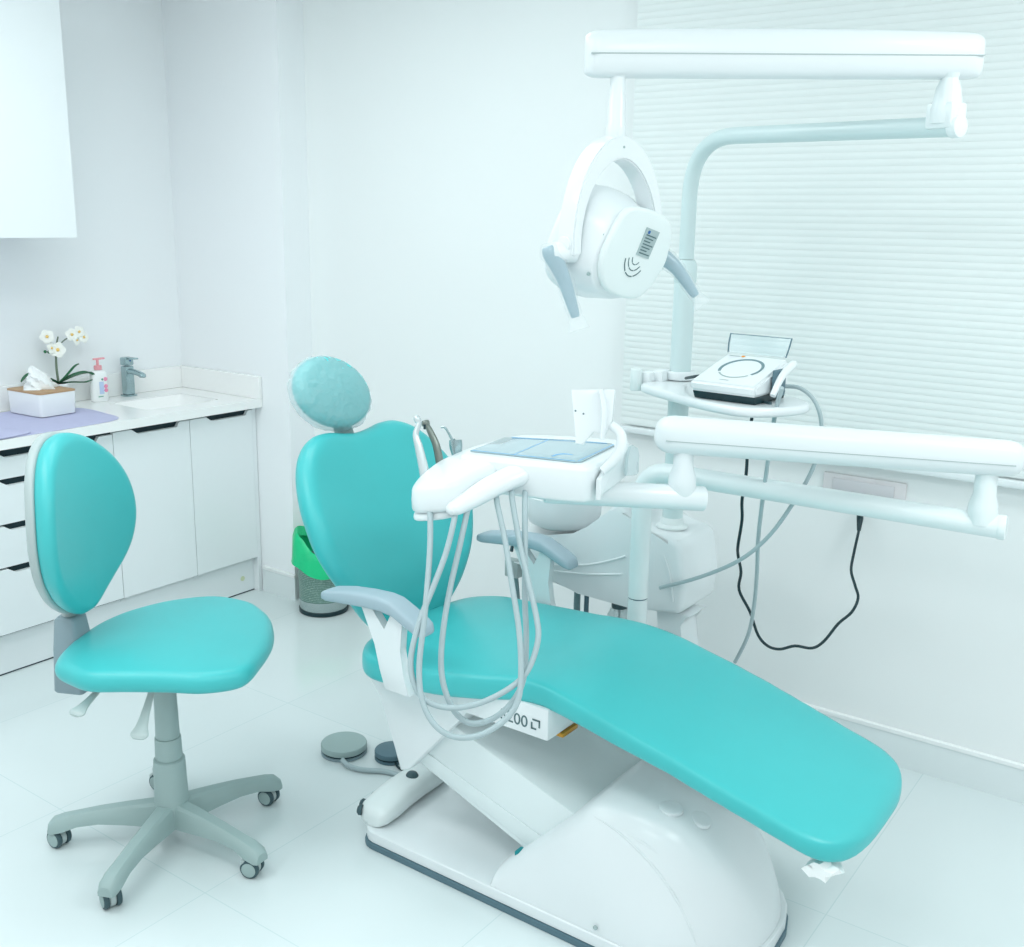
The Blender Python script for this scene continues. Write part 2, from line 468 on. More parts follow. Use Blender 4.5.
# worktop with sink cut-out and splashback
SX0, SX1, SY0, SY1 = -4.16, -3.88, 2.72, 3.10
t = thing('countertop', 'long white worktop running over the base cabinets', 'worktop', (-4.03, 2.3, 0.9))
b = nb()
CX = -3.745
ZT = 0.938
for lo, hi in (((XL+0.001, 1.35, 0.9005), (CX, SY0, ZT)), ((XL+0.001, SY1, 0.9005), (CX, 3.238, ZT)), ((XL+0.001, SY0, 0.9005), (SX0, SY1, ZT)), ((SX1, SY0, 0.9005), (CX, SY1, ZT))):
    box(b, lo, hi)
bmesh.ops.remove_doubles(b, verts=b.verts[:], dist=1e-5)
obj('slab', b, 'counter', t, smooth=False)
b = nb(); box(b, (XL+0.001, 1.35, ZT+0.0002), (XL+0.018, 3.2215, 1.043), 0.0015, 1); obj('splashback', b, 'counter', t)
b = nb(); box(b, (XL+0.001, 3.2215, ZT+0.0002), (CX+0.002, 3.2385, 1.043), 0.0015, 1); obj('splashback', b, 'counter', t)
t = thing('sink', 'shallow white sink set in the worktop in front of the tap', 'sink', (-4.02, 2.91, 0.86))
b = nb()
def rr(x0, x1, y0, y1, z, r=0.03, n=5):
    pts = []
    for cx_, cy_, a0 in ((x1-r, y1-r, 0), (x0+r, y1-r, 90), (x0+r, y0+r, 180), (x1-r, y0+r, 270)):
        for k in range(n+1):
            a = math.radians(a0+90*k/n); pts.append(V((cx_+r*math.cos(a), cy_+r*math.sin(a), z)))
    return pts
e = 0.0015
secs = [rr(SX0+e, SX1-e, SY0+e, SY1-e, ZT-0.002, 0.004), rr(SX0+0.01, SX1-0.01, SY0+0.01, SY1-0.01, ZT-0.002, 0.03), rr(SX0+0.016, SX1-0.016, SY0+0.016, SY1-0.016, ZT-0.03, 0.04), rr(SX0+0.03, SX1-0.03, SY0+0.03, SY1-0.03, ZT-0.055, 0.05),
        rr(SX0+0.12, SX1-0.12, SY0+0.15, SY1-0.15, ZT-0.06, 0.015)]
loft(b, secs, cap=False)
bot = rr(SX0+0.12, SX1-0.12, SY0+0.15, SY1-0.15, ZT-0.06, 0.015)
b.faces.new([b.verts.new(p) for p in bot])
obj('basin', b, 'counter', t)
b = nb(); lathe(b, (-4.02, 2.91, ZT-0.0595), [(0.001, 0.0), (0.018, 0.0), (0.018, 0.002), (0.001, 0.003)]); obj('drain', b, 'chrome_w', t)

# wall cabinet
t = thing('wall_cabinet', 'white wall-hung cabinet at the top left above the worktop', 'cabinet', (-4.12, 1.9, 1.66))
b = nb(); box(b, (XL+0.001, 1.3, 1.662), (-3.95, 2.483, 2.55)); obj('carcass', b, 'door', t, smooth=False)
b = nb(); box(b, (-3.9495, 1.885, 1.66), (-3.93, 2.485, 2.55), 0.001, 1); obj('door', b, 'door', t, smooth=False)
b = nb(); box(b, (-3.9495, 1.3, 1.66), (-3.93, 1.8815, 2.55), 0.001, 1); obj('door', b, 'door', t, smooth=False)

# ------------------------------------------------------------------ things on the worktop
b = nb()
pts = [(-3.79, 2.515), (-3.76, 2.3), (-3.755, 2.1), (-3.757, 1.9), (-3.757, 1.62), (-4.05, 1.60), (-4.28, 1.62), (-4.285, 1.95), (-4.28, 2.25), (-4.26, 2.42), (-4.14, 2.56), (-3.95, 2.56)]
slab(b, pts, 0.002, 0.0008, lambda u, v, w_: V((u, v, ZT+0.0015+w_+0.0015*max(0, noise.noise(V((u*7, v*7, 0)))))), smooth_n=4, inner=14, steps=2)
# overlapping second fold of the cloth
slab(b, [(-3.76, 2.10), (-3.755, 1.75), (-3.9, 1.62), (-4.05, 1.8), (-3.98, 2.06), (-3.86, 2.13)], 0.003, 0.0012, lambda u, v, w_: V((u, v, ZT+0.006+w_)), smooth_n=5, inner=4, steps=2)
tag(obj('table_cloth', b, 'cloth'), 'lilac cloth laid flat on the worktop under the tissue box', 'cloth')

# tissue box
ang = math.radians(3)
TB = Matrix.Translation((-4.135, 2.395, ZT+0.0065)) @ Matrix.Rotation(ang, 4, 'Z')
t = thing('tissue_box', 'white tissue box with a bamboo lid and a tissue pulled up', 'tissue box', (-4.135, 2.395, ZT+0.005))
b = nb()
hw, hl = 0.115, 0.085
def trr(x, y, z, r=0.015): return [TB @ p for p in rr(-x, x, -y, y, z, r, 4)]
loft(b, [trr(hw*.96, hl*.96, 0), trr(hw*.97, hl*.97, 0.002), trr(hw, hl, 0.09), trr(hw, hl, 0.092)])
obj('box_body', b, 'soap', t)
b = nb(); loft(b, [trr(hw+0.001, hl+0.001, 0.0925), trr(hw+0.001, hl+0.001, 0.099), trr(hw-0.003, hl-0.003, 0.1005)]); obj('lid', b, 'wood', t, label='bamboo lid')
b = nb()
secs = []
for k in range(9):
    s = k/8; r0 = 0.066*(1-s)**0.7+0.006
    secs.append([TB @ V((-0.0+math.cos(a)*r0*(0.75+0.25*math.sin(5*a+k)), -0.035*s**2+math.sin(a)*r0*1.05*(0.85+0.2*math.cos(4*a+2*k)), 0.101+0.088*s*(1+0.12*math.sin(3*a)))) for a in [2*PI*i/22 for i in range(22)]])
loft(b, secs); obj('tissue', b, 'tissue', t)

# orchid
OX, OY = -4.255, 2.548
t = thing('potted_orchid', 'white moth orchid with green leaves standing behind the tissue box', 'orchid', (OX, OY, ZT))
b = nb(); lathe(b, (OX, OY, ZT+0.004), [(0.030, 0), (0.033, 0.004), (0.038, 0.085), (0.040, 0.088), (0.040, 0.095), (0.036, 0.095), (0.035, 0.082), (0.001, 0.082)]); obj('pot', b, 'soap', t)
b = nb(); lathe(b, (OX, OY, ZT+0.0865), [(0.0345, 0), (0.034, 0.008), (0.02, 0.013), (0.001, 0.014)]); obj('soil', b, 'soil', t)
b = nb(); tube(b, [(OX, OY, ZT+0.09), (OX-0.005, OY-0.002, ZT+0.17), (OX, OY+0.002, ZT+0.255), (OX+0.004, OY+0.012, ZT+0.30)], [0.0055, 0.005, 0.004, 0.003], 8)
tube(b, [(OX, OY, ZT+0.25), (OX-0.003, OY+0.05, ZT+0.285), (OX, OY+0.09, ZT+0.29), (OX+0.004, OY+0.13, ZT+0.275)], [0.003, 0.0028, 0.002, 0.0015], 8)
tube(b, [(OX, OY, ZT+0.21), (OX+0.004, OY-0.02, ZT+0.23), (OX, OY-0.05, ZT+0.24)], [0.003, 0.0025, 0.0015], 8)
obj('stem', b, 'stem', t)
def leaf(pts, wd):
    b = nb(); P = catmull(pts, 6); n = len(P); secs = []
    for i, p in enumerate(P):
        s = i/(n-1); T = (P[min(i+1, n-1)]-P[max(i-1, 0)]).normalized(); sd = T.cross(V((0, 0, 1))).normalized(); nn = sd.cross(T)
        w_ = wd*(math.sin(PI*min(1, s*0.93+0.07))**0.75)+0.001
        secs.append([p+sd*w_*c+nn*(abs(c)*w_*0.35+d_) for c, d_ in ((-1, 0), (-0.5, 0), (0, 0), (0.5, 0), (1, 0), (0.5, -0.002), (0, -0.003), (-0.5, -0.002))])
    loft(b, secs); obj('leaf', b, 'leaf', t)
leaf([(OX, OY, ZT+0.1), (OX+0.02, OY+0.06, ZT+0.125), (OX+0.03, OY+0.12, ZT+0.135), (OX+0.03, OY+0.155, ZT+0.12)], 0.022)
leaf([(OX, OY, ZT+0.1), (OX+0.005, OY+0.04, ZT+0.13), (OX+0.005, OY+0.08, ZT+0.165), (OX+0.005, OY+0.1, ZT+0.175)], 0.009)
leaf([(OX, OY, ZT+0.1), (OX-0.01, OY-0.06, ZT+0.13), (OX-0.015, OY-0.12, ZT+0.145), (OX-0.02, OY-0.16, ZT+0.12)], 0.022)
leaf([(OX, OY, ZT+0.1), (OX+0.02, OY+0.05, ZT+0.10), (OX+0.03, OY+0.11, ZT+0.095), (OX+0.03, OY+0.15, ZT+0.105)], 0.008)
def flower(c, r, n, tilt=(1, 0, 0.1)):
    c = V(c); ax = V(tilt).normalized(); u = ax.orthogonal().normalized(); w_ = ax.cross(u)
    b = nb()
    for k in range(5):
        a = 2*PI*k/5+0.4*n; d = u*math.cos(a)+w_*math.sin(a); e_ = ax.cross(d)
        rings = []
        for s, wd, up_ in ((0.05, 0.15, 0.0), (0.35, 0.42, 0.1), (0.7, 0.48, 0.1), (0.95, 0.25, 0.02), (1.02, 0.05, 0.0)):
            q = c+d*r*s+ax*r*up_
            rings.append([q-e_*r*wd, q+ax*0.0012, q+e_*r*wd, q-ax*0.0012])
        loft(b, rings)
    f = obj('flower', b, 'petal', t)
    b = nb(); bmesh.ops.create_uvsphere(b, u_segments=8, v_segments=6, radius=r*0.22); xf(b, b.verts[:], Matrix.Translation(c+ax*r*0.14)); obj('flower_centre', b, 'yellow', f)
for i, (dy, dz, r) in enumerate(((-0.045, 0.305, 0.03), (-0.002, 0.245, 0.034), (0.07, 0.305, 0.028), (0.105, 0.315, 0.026), (0.125, 0.29, 0.026), (-0.03, 0.255, 0.024), (0.09, 0.28, 0.024))):
    flower((OX+0.015, OY+dy, ZT+dz), r, i, (1, -0.5+0.15*i, 0.15))
for dy, dz in ((-0.053, 0.241), (0.134, 0.274), (0.118, 0.284), (-0.036, 0.238)):
    b = nb(); bmesh.ops.create_uvsphere(b, u_segments=8, v_segments=6, radius=0.007); xf(b, b.verts[:], Matrix.Translation((OX+0.004, OY+dy, ZT+dz))); obj('bud', b, 'leaf', t)

# soap bottle
BXc, BYc = -4.235, 2.728
t = thing('soap_bottle', 'white soap pump bottle with a pink top, left of the tap', 'soap bottle', (BXc, BYc, ZT))
b = nb()
def oval(cx_, cy_, z, a, c, n=24, p=2.6):
    out = []
    for k in range(n):
        th = 2*PI*k/n; cc, ss = math.cos(th), math.sin(th)
        out.append(V((cx_+a*math.copysign(abs(cc)**(2/p), cc), cy_+c*math.copysign(abs(ss)**(2/p), ss), z)))
    return out
loft(b, [oval(BXc, BYc, ZT+z, 0.024*s, 0.040*s) for z, s in ((0.0005, 0.9), (0.004, 1), (0.11, 1.0), (0.130, 0.93), (0.138, 0.7), (0.141, 0.4))]); obj('bottle', b, 'soap', t)
b = nb(); cyl(b, (BXc, BYc, ZT+0.1415), (BXc, BYc, ZT+0.161), 0.017, bev=0.002); obj('collar', b, 'pink', t)
b = nb(); cyl(b, (BXc, BYc, ZT+0.1615), (BXc, BYc, ZT+0.186), 0.006); box(b, (BXc-0.008, BYc-0.02, ZT+0.186), (BXc+0.008, BYc+0.034, ZT+0.194), 0.003); obj('pump', b, 'pink', t)
b = nb(); box(b, (BXc+0.0235, BYc-0.014, ZT+0.035), (BXc+0.0252, BYc+0.008, ZT+0.09), 0.0004, 1); obj('printed_label', b, 'blueprint', t)
b = nb()
for zz in (0.05, 0.068, 0.1):
    b = nb(); lathe(b, (BXc+0.0235, BYc+0.018, ZT+zz), [(0.001, 0), (0.009, 0), (0.009, 0.002), (0.001, 0.002)], (1, 0, 0), 14); obj('printed_dot', b, 'pink2', t)
b = nb(); box(b, (BXc+0.0235, BYc-0.022, ZT+0.022), (BXc+0.0250, BYc+0.002, ZT+0.026)); obj('printed_line', b, 'greenprint', t)
b = nb(); lathe(b, (BXc+0.0235, BYc+0.002, ZT+0.1), [(0.001, 0), (0.005, 0), (0.005, 0.002), (0.001, 0.002)], (1, 0, 0), 14); obj('printed_mark', b, 'greenprint', t)

# tap
FXc, FYc = -4.262, 2.895
t = thing('tap', 'grey metal single-lever tap at the back of the sink', 'tap', (FXc, FYc, ZT))
b = nb(); box(b, (FXc-0.026, FYc-0.028, ZT+0.0005), (FXc+0.026, FYc+0.028, ZT+0.008), 0.003); box(b, (FXc-0.02, FYc-0.022, ZT+0.008), (FXc+0.02, FYc+0.022, ZT+0.140), 0.005); obj('body', b, 'tap', t)
b = nb(); box(b, (FXc-0.02, FYc-0.024, ZT+0.143), (FXc+0.02, FYc+0.024, ZT+0.180), 0.006); box(b, (FXc-0.0, FYc-0.012, ZT+0.175), (FXc+0.075, FYc+0.012, ZT+0.182), 0.003); obj('lever', b, 'tap', t)
b = nb(); tube(b, [(FXc+0.012, FYc, ZT+0.118), (FXc+0.07, FYc, ZT+0.115), (FXc+0.11, FYc, ZT+0.107), (FXc+0.113, FYc, ZT+0.098)], [0.014, 0.013, 0.013, 0.012], 14, sq=(1.3, 0.9)); obj('spout', b, 'tap', t)
b = nb(); lathe(b, (FXc+0.02, FYc+0.004, ZT+0.165), [(0.001, 0), (0.004, 0), (0.004, 0.002), (0.001, 0.002)], (1, 0, 0), 12); obj('water_mark', b, 'blueink', t)

# ------------------------------------------------------------------ bin with a green bag
BC = V((-3.372, 3.235, 0))
t = thing('waste_bin', 'perforated steel waste bin with a green liner beside the pillar', 'bin', BC)
b = nb(); lathe(b, BC, [(0.10, 0.0), (0.112, 0.002), (0.113, 0.018), (0.108, 0.02), (0.001, 0.02)], seg=40); obj('base_ring', b, 'black', t)
b = nb(); lathe(b, BC, [(0.1085, 0.0205), (0.1095, 0.03), (0.1095, 0.065)], seg=40); obj('foot_band', b, 'chrome', t)
b = nb(); lathe(b, BC, [(0.109, 0.0655), (0.112, 0.25), (0.106, 0.25), (0.104, 0.0655)], seg=40); obj('basket', b, 'basket', t)
b = nb(); secs = []
for r, z in ((0.104, 0.2505), (0.109, 0.275), (0.112, 0.295), (0.122, 0.285), (0.132, 0.255), (0.138, 0.225), (0.142, 0.20), (0.138, 0.20), (0.130, 0.225), (0.118, 0.255)):
    secs.append([BC+V((math.cos(a)*(r+0.003*math.sin(9*a)), math.sin(a)*(r+0.003*math.sin(9*a)), z+0.012*math.sin(3*a+1)*(1 if z < 0.24 else 0.3)+0.07*max(0, -0.3*0+math.cos(a-3.6))*(1 if z > 0.24 else 0)+0.03*max(0, math.cos(a-3.9)))) for a in [2*PI*k/60 for k in range(60)]])
loft(b, secs, cap=False); obj('liner', b, 'green', t, label='green plastic bin bag folded over the rim')

# ------------------------------------------------------------------ stool
SC = V((-2.357, 1.65, 0))
st = thing('dental_stool', 'teal stool with a backrest on a grey five-star base', 'stool', SC)
b = nb(); lathe(b, SC, [(0.03, 0.06), (0.05, 0.065), (0.052, 0.075), (0.047, 0.13), (0.044, 0.24), (0.043, 0.262), (0.036, 0.266), (0.001, 0.266)], seg=32); obj('base_hub', b, 'grey', st)
b = nb(); cyl(b, SC+V((0, 0, 0.2665)), SC+V((0, 0, 0.33)), 0.0375, 0.036, bev=0.002); obj('column_cover', b, 'grey', st)
b = nb(); cyl(b, SC+V((0, 0, 0.3305)), SC+V((0, 0, 0.52)), 0.033, 0.030, bev=0.001); obj('column', b, 'grey', st)
b = nb(); lathe(b, SC, [(0.02, 0.048), (0.022, 0.05), (0.022, 0.0595)], seg=20); obj('hub_cap', b, 'black', st)
for k in range(5):
    a = math.radians(5.6+72*k); d = V((math.cos(a), math.sin(a), 0)); s_ = V((-d.y, d.x, 0))
    b = nb(); secs = []
    for r, zt, zb, wt, wb in ((0.03, 0.135, 0.065, 0.024, 0.030), (0.07, 0.132, 0.066, 0.022, 0.028), (0.13, 0.126, 0.072, 0.020, 0.026), (0.2, 0.117, 0.076, 0.019, 0.024), (0.26, 0.106, 0.07, 0.019, 0.024), (0.3, 0.098, 0.056, 0.021, 0.026), (0.33, 0.088, 0.050, 0.020, 0.025), (0.341, 0.076, 0.050, 0.015, 0.020)):
        c = SC+d*r
        sec = []
        for w_, z_ in ((-wb, zb), (-wb, zb+0.4*(zt-zb)), (-wt*1.05, zt-0.008), (-wt*0.7, zt-0.001), (0, zt), (wt*0.7, zt-0.001), (wt*1.05, zt-0.008), (wb, zb+0.4*(zt-zb)), (wb, zb)):
            sec.append(c+s_*w_+V((0, 0, z_)))
        secs.append(sec)
    loft(b, secs); obj('base_leg', b, 'grey', st, sharp=35)
    # caster
    ca = math.radians((215, 205, 200, 200, 175)[k]-12)
    cd = V((math.cos(ca), math.sin(ca), 0)); ax = V((-cd.y, cd.x, 0))
    cc = SC+d*0.312+cd*0.008+V((0, 0, 0.027))
    b = nb(); cyl(b, SC+d*0.312+V((0, 0, 0.03)), SC+d*0.312+V((0, 0, 0.062)), 0.006)
    lathe(b, cc-ax*0.009, [(0.001, 0), (0.021, 0), (0.024, 0.003), (0.024, 0.015), (0.021, 0.018), (0.001, 0.018)], ax, 20)
    box(b, (-0.026, -0.022, 0.004), (0.0, 0.022, 0.028), 0.006, 2, Matrix.Translation(cc+V((0, 0, -0.003))) @ Matrix.Rotation(ca+PI, 4, 'Z'))
    cs = obj('caster', b, 'grey_l', st)
    for sg in (-1, 1):
        b = nb(); lathe(b, cc+ax*sg*0.0095, [(0.0, 0), (0.0255, 0), (0.027, 0.002), (0.027, 0.010), (0.0245, 0.013), (0.0205, 0.0135)], ax*sg, 26)
        w_ = obj('wheel', b, 'dark', cs)
        b = nb(); lathe(b, cc+ax*sg*0.0228, [(0.0205, -0.0005), (0.0205, 0.0012), (0.018, 0.0022), (0.001, 0.0026)], ax*sg, 22)
        obj('wheel_disc', b, 'grey', cs, label='light disc of the caster wheel')
# seat cushion
seat_out = [(-2.40, 1.39), (-2.325, 1.40), (-2.25, 1.455), (-2.17, 1.515), (-2.085, 1.572), (-2.035, 1.665), (-2.085, 1.77), (-2.16, 1.875), (-2.26, 1.96), (-2.34, 2.0), (-2.43, 2.02), (-2.545, 1.985), (-2.62, 1.88), (-2.645, 1.76), (-2.635, 1.66), (-2.595, 1.56), (-2.535, 1.465), (-2.47, 1.40)]
b = nb(); slab(b, seat_out, 0.062, 0.031, lambda u, v, w_: V((u, v, 0.585+w_)), dome=0.010, dome_back=0.0, inner=7); obj('seat', b, 'teal', st, sharp=80)
b = nb(); slab(b, [(SC.x+(x-SC.x)*0.8-0.01, SC.y+(y-SC.y)*0.8) for x, y in seat_out], 0.012, 0.005, lambda u, v, w_: V((u, v, 0.5465+w_)), inner=3); obj('seat_pan', b, 'grey', st)
b = nb(); box(b, (-0.09, -0.07, 0.512), (0.09, 0.07, 0.540), 0.006, 2, Matrix.Translation(SC) @ Matrix.Rotation(math.radians(12), 4, 'Z')); obj('mechanism', b, 'grey', st)
# backrest
BA = math.radians(25); Nn = V((math.cos(BA), math.sin(BA), 0)); Wn = V((-Nn.y, Nn.x, 0))
BCc = V((-2.560, 1.55, 0.008))
def fb(u, v, w_):
    cv = 1.0*u*u*(1.0 if v > 0.78 else max(0.25, (v-0.62)/0.16))
    lean = -0.02*max(0, (v-0.95)/0.2)**2
    return BCc+Wn*u+Nn*(w_+cv+lean)+V((0, 0, v))
half = [(0.0, 0.675), (0.035, 0.68), (0.08, 0.71), (0.13, 0.755), (0.178, 0.815), (0.202, 0.88), (0.206, 0.945), (0.19, 1.02), (0.156, 1.085), (0.108, 1.135), (0.055, 1.165)]
bo = half+[(0.0, 1.175)]+[(-x, y) for x, y in reversed(half[1:])]
b = nb(); slab(b, bo, 0.062, 0.028, fb, dome=0.012, inner=8); obj('backrest', b, 'teal', st, sharp=80)
b = nb(); slab(b, [(x*1.01, 0.925+(y-0.925)*1.005) for x, y in bo], 0.028, 0.010, lambda u, v, w_: fb(u, v, w_-0.036), inner=8); obj('backrest_shell', b, 'grey_l', st, sharp=60, label='grey back shell')
pc = BCc+Nn*-0.046
b = nb(); cyl(b, pc+V((0, 0, 0.62)), pc+V((0, 0, 0.73)), 0.019); obj('back_post', b, 'grey_l', st)
b = nb(); 
mt = Matrix.Translation(pc) @ Matrix.Rotation(BA, 4, 'Z')
secs = []
for z, hx0, hx1, hy in ((0.445, -0.035, 0.05, 0.045), (0.45, -0.038, 0.054, 0.048), (0.57, -0.034, 0.044, 0.043), (0.655, -0.028, 0.034, 0.036), (0.662, -0.022, 0.028, 0.03)):
    secs.append([mt @ V((p.x, p.y, p.z)) for p in rr(hx0, hx1, -hy, hy, z, 0.012, 4)])
loft(b, secs); obj('post_cover', b, 'grey_b', st)
b = nb(); box(b, (0.035, -0.025, 0.525), (0.26, 0.025, 0.5395), 0.003, 2, mt); obj('back_bracket', b, 'grey', st)
for p0, p1, r in (((-2.40, 1.51, 0.540), (-2.37, 1.385, 0.492), 0.012), ((-2.295, 1.575, 0.535), (-2.245, 1.482, 0.425), 0.012)):
    b = nb(); p0 = V(p0); p1 = V(p1); d = (p1-p0).normalized()
    tube(b, [p0, p0.lerp(p1, 0.45), p0.lerp(p1, 0.75), p0.lerp(p1, 0.92), p1], [0.007, 0.009, 0.013, 0.02, 0.012], 14, sq=(1.25, 0.45)); obj('lever', b, 'lever', st, label='pale adjustment lever')

# ------------------------------------------------------------------ dental chair
CYc = 2.262
dc = thing('dental_chair', 'teal dental chair with a long leg rest on a white floor base', 'dental chair', (-1.35, CYc, 0))
def base_out(grow=0.0, x0=-1.93, x1=-0.775, hw_=0.268, yc=2.228):
    pts = []
    n = 14
    r = 0.05
    # left end with small corner radii, right end broad half-superellipse
    for k in range(n+1):
        a = -PI/2+PI*k/n
        c, s = math.cos(a), math.sin(a)
        pts.append((x1-0.30+(0.30+grow)*abs(c)**0.8, yc+(hw_+grow)*math.copysign(abs(s)**0.75, s)))
    for k in range(5):
        a = PI/2+PI/2*k/4; pts.append((x0-grow+r+r*math.cos(a), yc+hw_+grow-r+r*math.sin(a)))
    for k in range(5):
        a = PI+PI/2*k/4; pts.append((x0-grow+r+r*math.cos(a), yc-hw_-grow+r+r*math.sin(a)))
    return pts
b = nb(); slab(b, base_out(0.0), 0.018, 0.002, lambda u, v, w_: V((u, v, 0.0095+w_)), smooth=False, inner=2, steps=2); obj('base_rim', b, 'rim', dc, label='slate-blue rubber rim of the base')
b = nb(); slab(b, base_out(-0.004), 0.034, 0.006, lambda u, v, w_: V((u, v, 0.0358+w_)), smooth=False, inner=2, steps=3); obj('base_plate', b, 'plastic', dc)
# domed base cover
b = nb(); secs = []
xs = [-1.462, -1.458, -1.44, -1.40, -1.35, -1.30, -1.25, -1.215, -1.195, -1.17, -1.13, -1.08, -1.03, -0.98, -0.93, -0.89, -0.855, -0.83, -0.81, -0.797, -0.79]
zk = [(-1.462, 0.062), (-1.458, 0.10), (-1.42, 0.135), (-1.215, 0.345), (-1.195, 0.362), (-1.15, 0.372), (-1.05, 0.365), (-0.98, 0.345), (-0.92, 0.30), (-0.87, 0.24), (-0.83, 0.17), (-0.80, 0.10), (-0.79, 0.06)]
for x in xs:
    zt = link(zk, x); q = max(0, (x+1.08)/0.2905); hw_ = 0.258*(1-min(1, q)**2.6)**(1/2.2) if q > 0 else 0.258
    hw_ = max(hw_, 0.03)
    tf = 0.80 if x < -1.2 else 0.80-0.25*min(1, (x+1.2)/0.3)   # top narrower than the foot
    sec = []
    yc = 2.228
    z0 = 0.0535
    prof = [(1.0, 0), (0.995, 0.10), (tf+(1-tf)*0.72, 0.45), (tf+(1-tf)*0.30, 0.80), (tf, 0.94), (tf-0.12, 0.992), (tf*0.5, 1.0), (0, 1.01)]
    for f_, g in prof: sec.append(V((x, yc-hw_*f_, z0+(zt-z0)*g)))
    for f_, g in reversed(prof[:-1]): sec.append(V((x, yc+hw_*f_, z0+(zt-z0)*g)))
    secs.append(sec)
loft(b, secs); cov = obj('base_cover', b, 'plastic', dc, sharp=50)
cov.data.materials
# flowing crease on the near side, then a top highlight built as a ridge
b = nb()
tube(b, [(-1.184, 2.021, 0.334), (-1.116, 2.023, 0.315), (-1.054, 2.024, 0.284), (-0.998, 2.024, 0.245), (-0.951, 2.024, 0.197), (-0.916, 2.023, 0.146), (-0.894, 2.022, 0.103)], [0.001, 0.003, 0.0036, 0.0036, 0.0036, 0.003, 0.001], 10); obj('cover_crease_highlight', b, 'plastic', dc)
b = nb(); lathe(b, (-1.03, 2.13, 0.3585), [(0.030, -0.004), (0.030, 0.0035), (0.027, 0.005), (0.001, 0.0055)], (0.05, 0, 1), 28); obj('cover_plug', b, 'plastic', dc)
b = nb(); lathe(b, (-0.965, 2.165, 0.336), [(0.026, -0.006), (0.026, 0.0035), (0.023, 0.005), (0.001, 0.0055)], (0.35, 0, 1), 28); obj('cover_plug', b, 'plastic', dc)
b = nb(); tube(b, [(-1.151, 2.028, 0.328), (-1.085, 2.032, 0.313), (-1.02, 2.038, 0.293), (-0.954, 2.053, 0.258)], [0.001, 0.0045, 0.0045, 0.001], 10); obj('cover_crease_highlight', b, 'plastic', dc)  # raised ridge standing in for the highlight on the cover
b = nb(); lathe(b, (-1.135, 1.9665, 0.075), [(0.001, 0), (0.006, 0), (0.006, 0.004), (0.001, 0.005)], (0, -1, 0), 12); obj('cover_screw', b, 'chrome', dc)
b = nb(); box(b, (-1.42, 2.02, 0.128), (-1.385, 2.05, 0.145), 0.003); obj('stop_pad', b, 'teal2', dc, label='small teal stop pad')
# lift arm
arm = [(-1.80, 0.272), (-1.75, 0.405), (-1.68, 0.425), (-1.20, 0.275), (-1.20, 0.08), (-1.38, 0.128)]
b = nb(); prism(b, arm, 2.055, 2.415, 0.006); obj('lift_arm', b, 'underside', dc, sharp=30)
b = nb(); prism(b, [(-1.785, 0.282), (-1.765, 0.312), (-1.33, 0.187), (-1.36, 0.140)], 2.0515, 2.0545, 0.001); obj('arm_trim', b, 'underside', dc, sharp=30)
# triangular bracket and under-seat housing
b = nb(); prism(b, [(-1.935, 0.565), (-1.935, 0.485), (-1.895, 0.452), (-1.825, 0.236), (-1.79, 0.252), (-1.60, 0.47), (-1.535, 0.565)], 2.028, 2.47, 0.005); obj('seat_bracket', b, 'plastic', dc, sharp=30)
b = nb(); box(b, (-1.60, 2.0, 0.5), (-1.312, 2.46, 0.585), 0.006); hs = obj('control_housing', b, 'plastic', dc)
b = nb(); box(b, (-1.335, 2.06, 0.488), (-1.305, 2.13, 0.4995), 0.002); obj('latch', b, 'brass', dc, label='brass coloured latch')

def text_mesh(s, size, depth, mtx):
    cu = bpy.data.curves.new('t', 'FONT'); cu.body = s; cu.size = size; cu.extrude = depth; cu.align_x = 'LEFT'
    o = bpy.data.objects.new('t', cu); col.objects.link(o)
    dg = bpy.context.evaluated_depsgraph_get(); me = bpy.data.meshes.new_from_object(o.evaluated_get(dg))
    b = nb(); b.from_mesh(me); bpy.data.objects.remove(o); bpy.data.meshes.remove(me); xf(b, b.verts[:], mtx); return b
tm = Matrix.Translation((-1.458, 1.9995, 0.520)) @ Matrix.Rotation(PI/2, 4, 'X')
b = text_mesh('S200', 0.044, 0.0006, tm)
# bracket-shaped logo to the right of the number
for lo, hi in (((-1.362, 1.9985, 0.522), (-1.346, 1.9995, 0.526)), ((-1.362, 1.9985, 0.522), (-1.358, 1.9995, 0.540)), ((-1.358, 1.9985, 0.546), (-1.336, 1.9995, 0.550)), ((-1.339, 1.9985, 0.530), (-1.335, 1.9995, 0.550))):
    box(b, lo, hi)
obj('model_lettering', b, 'ink', hs, smooth=False)

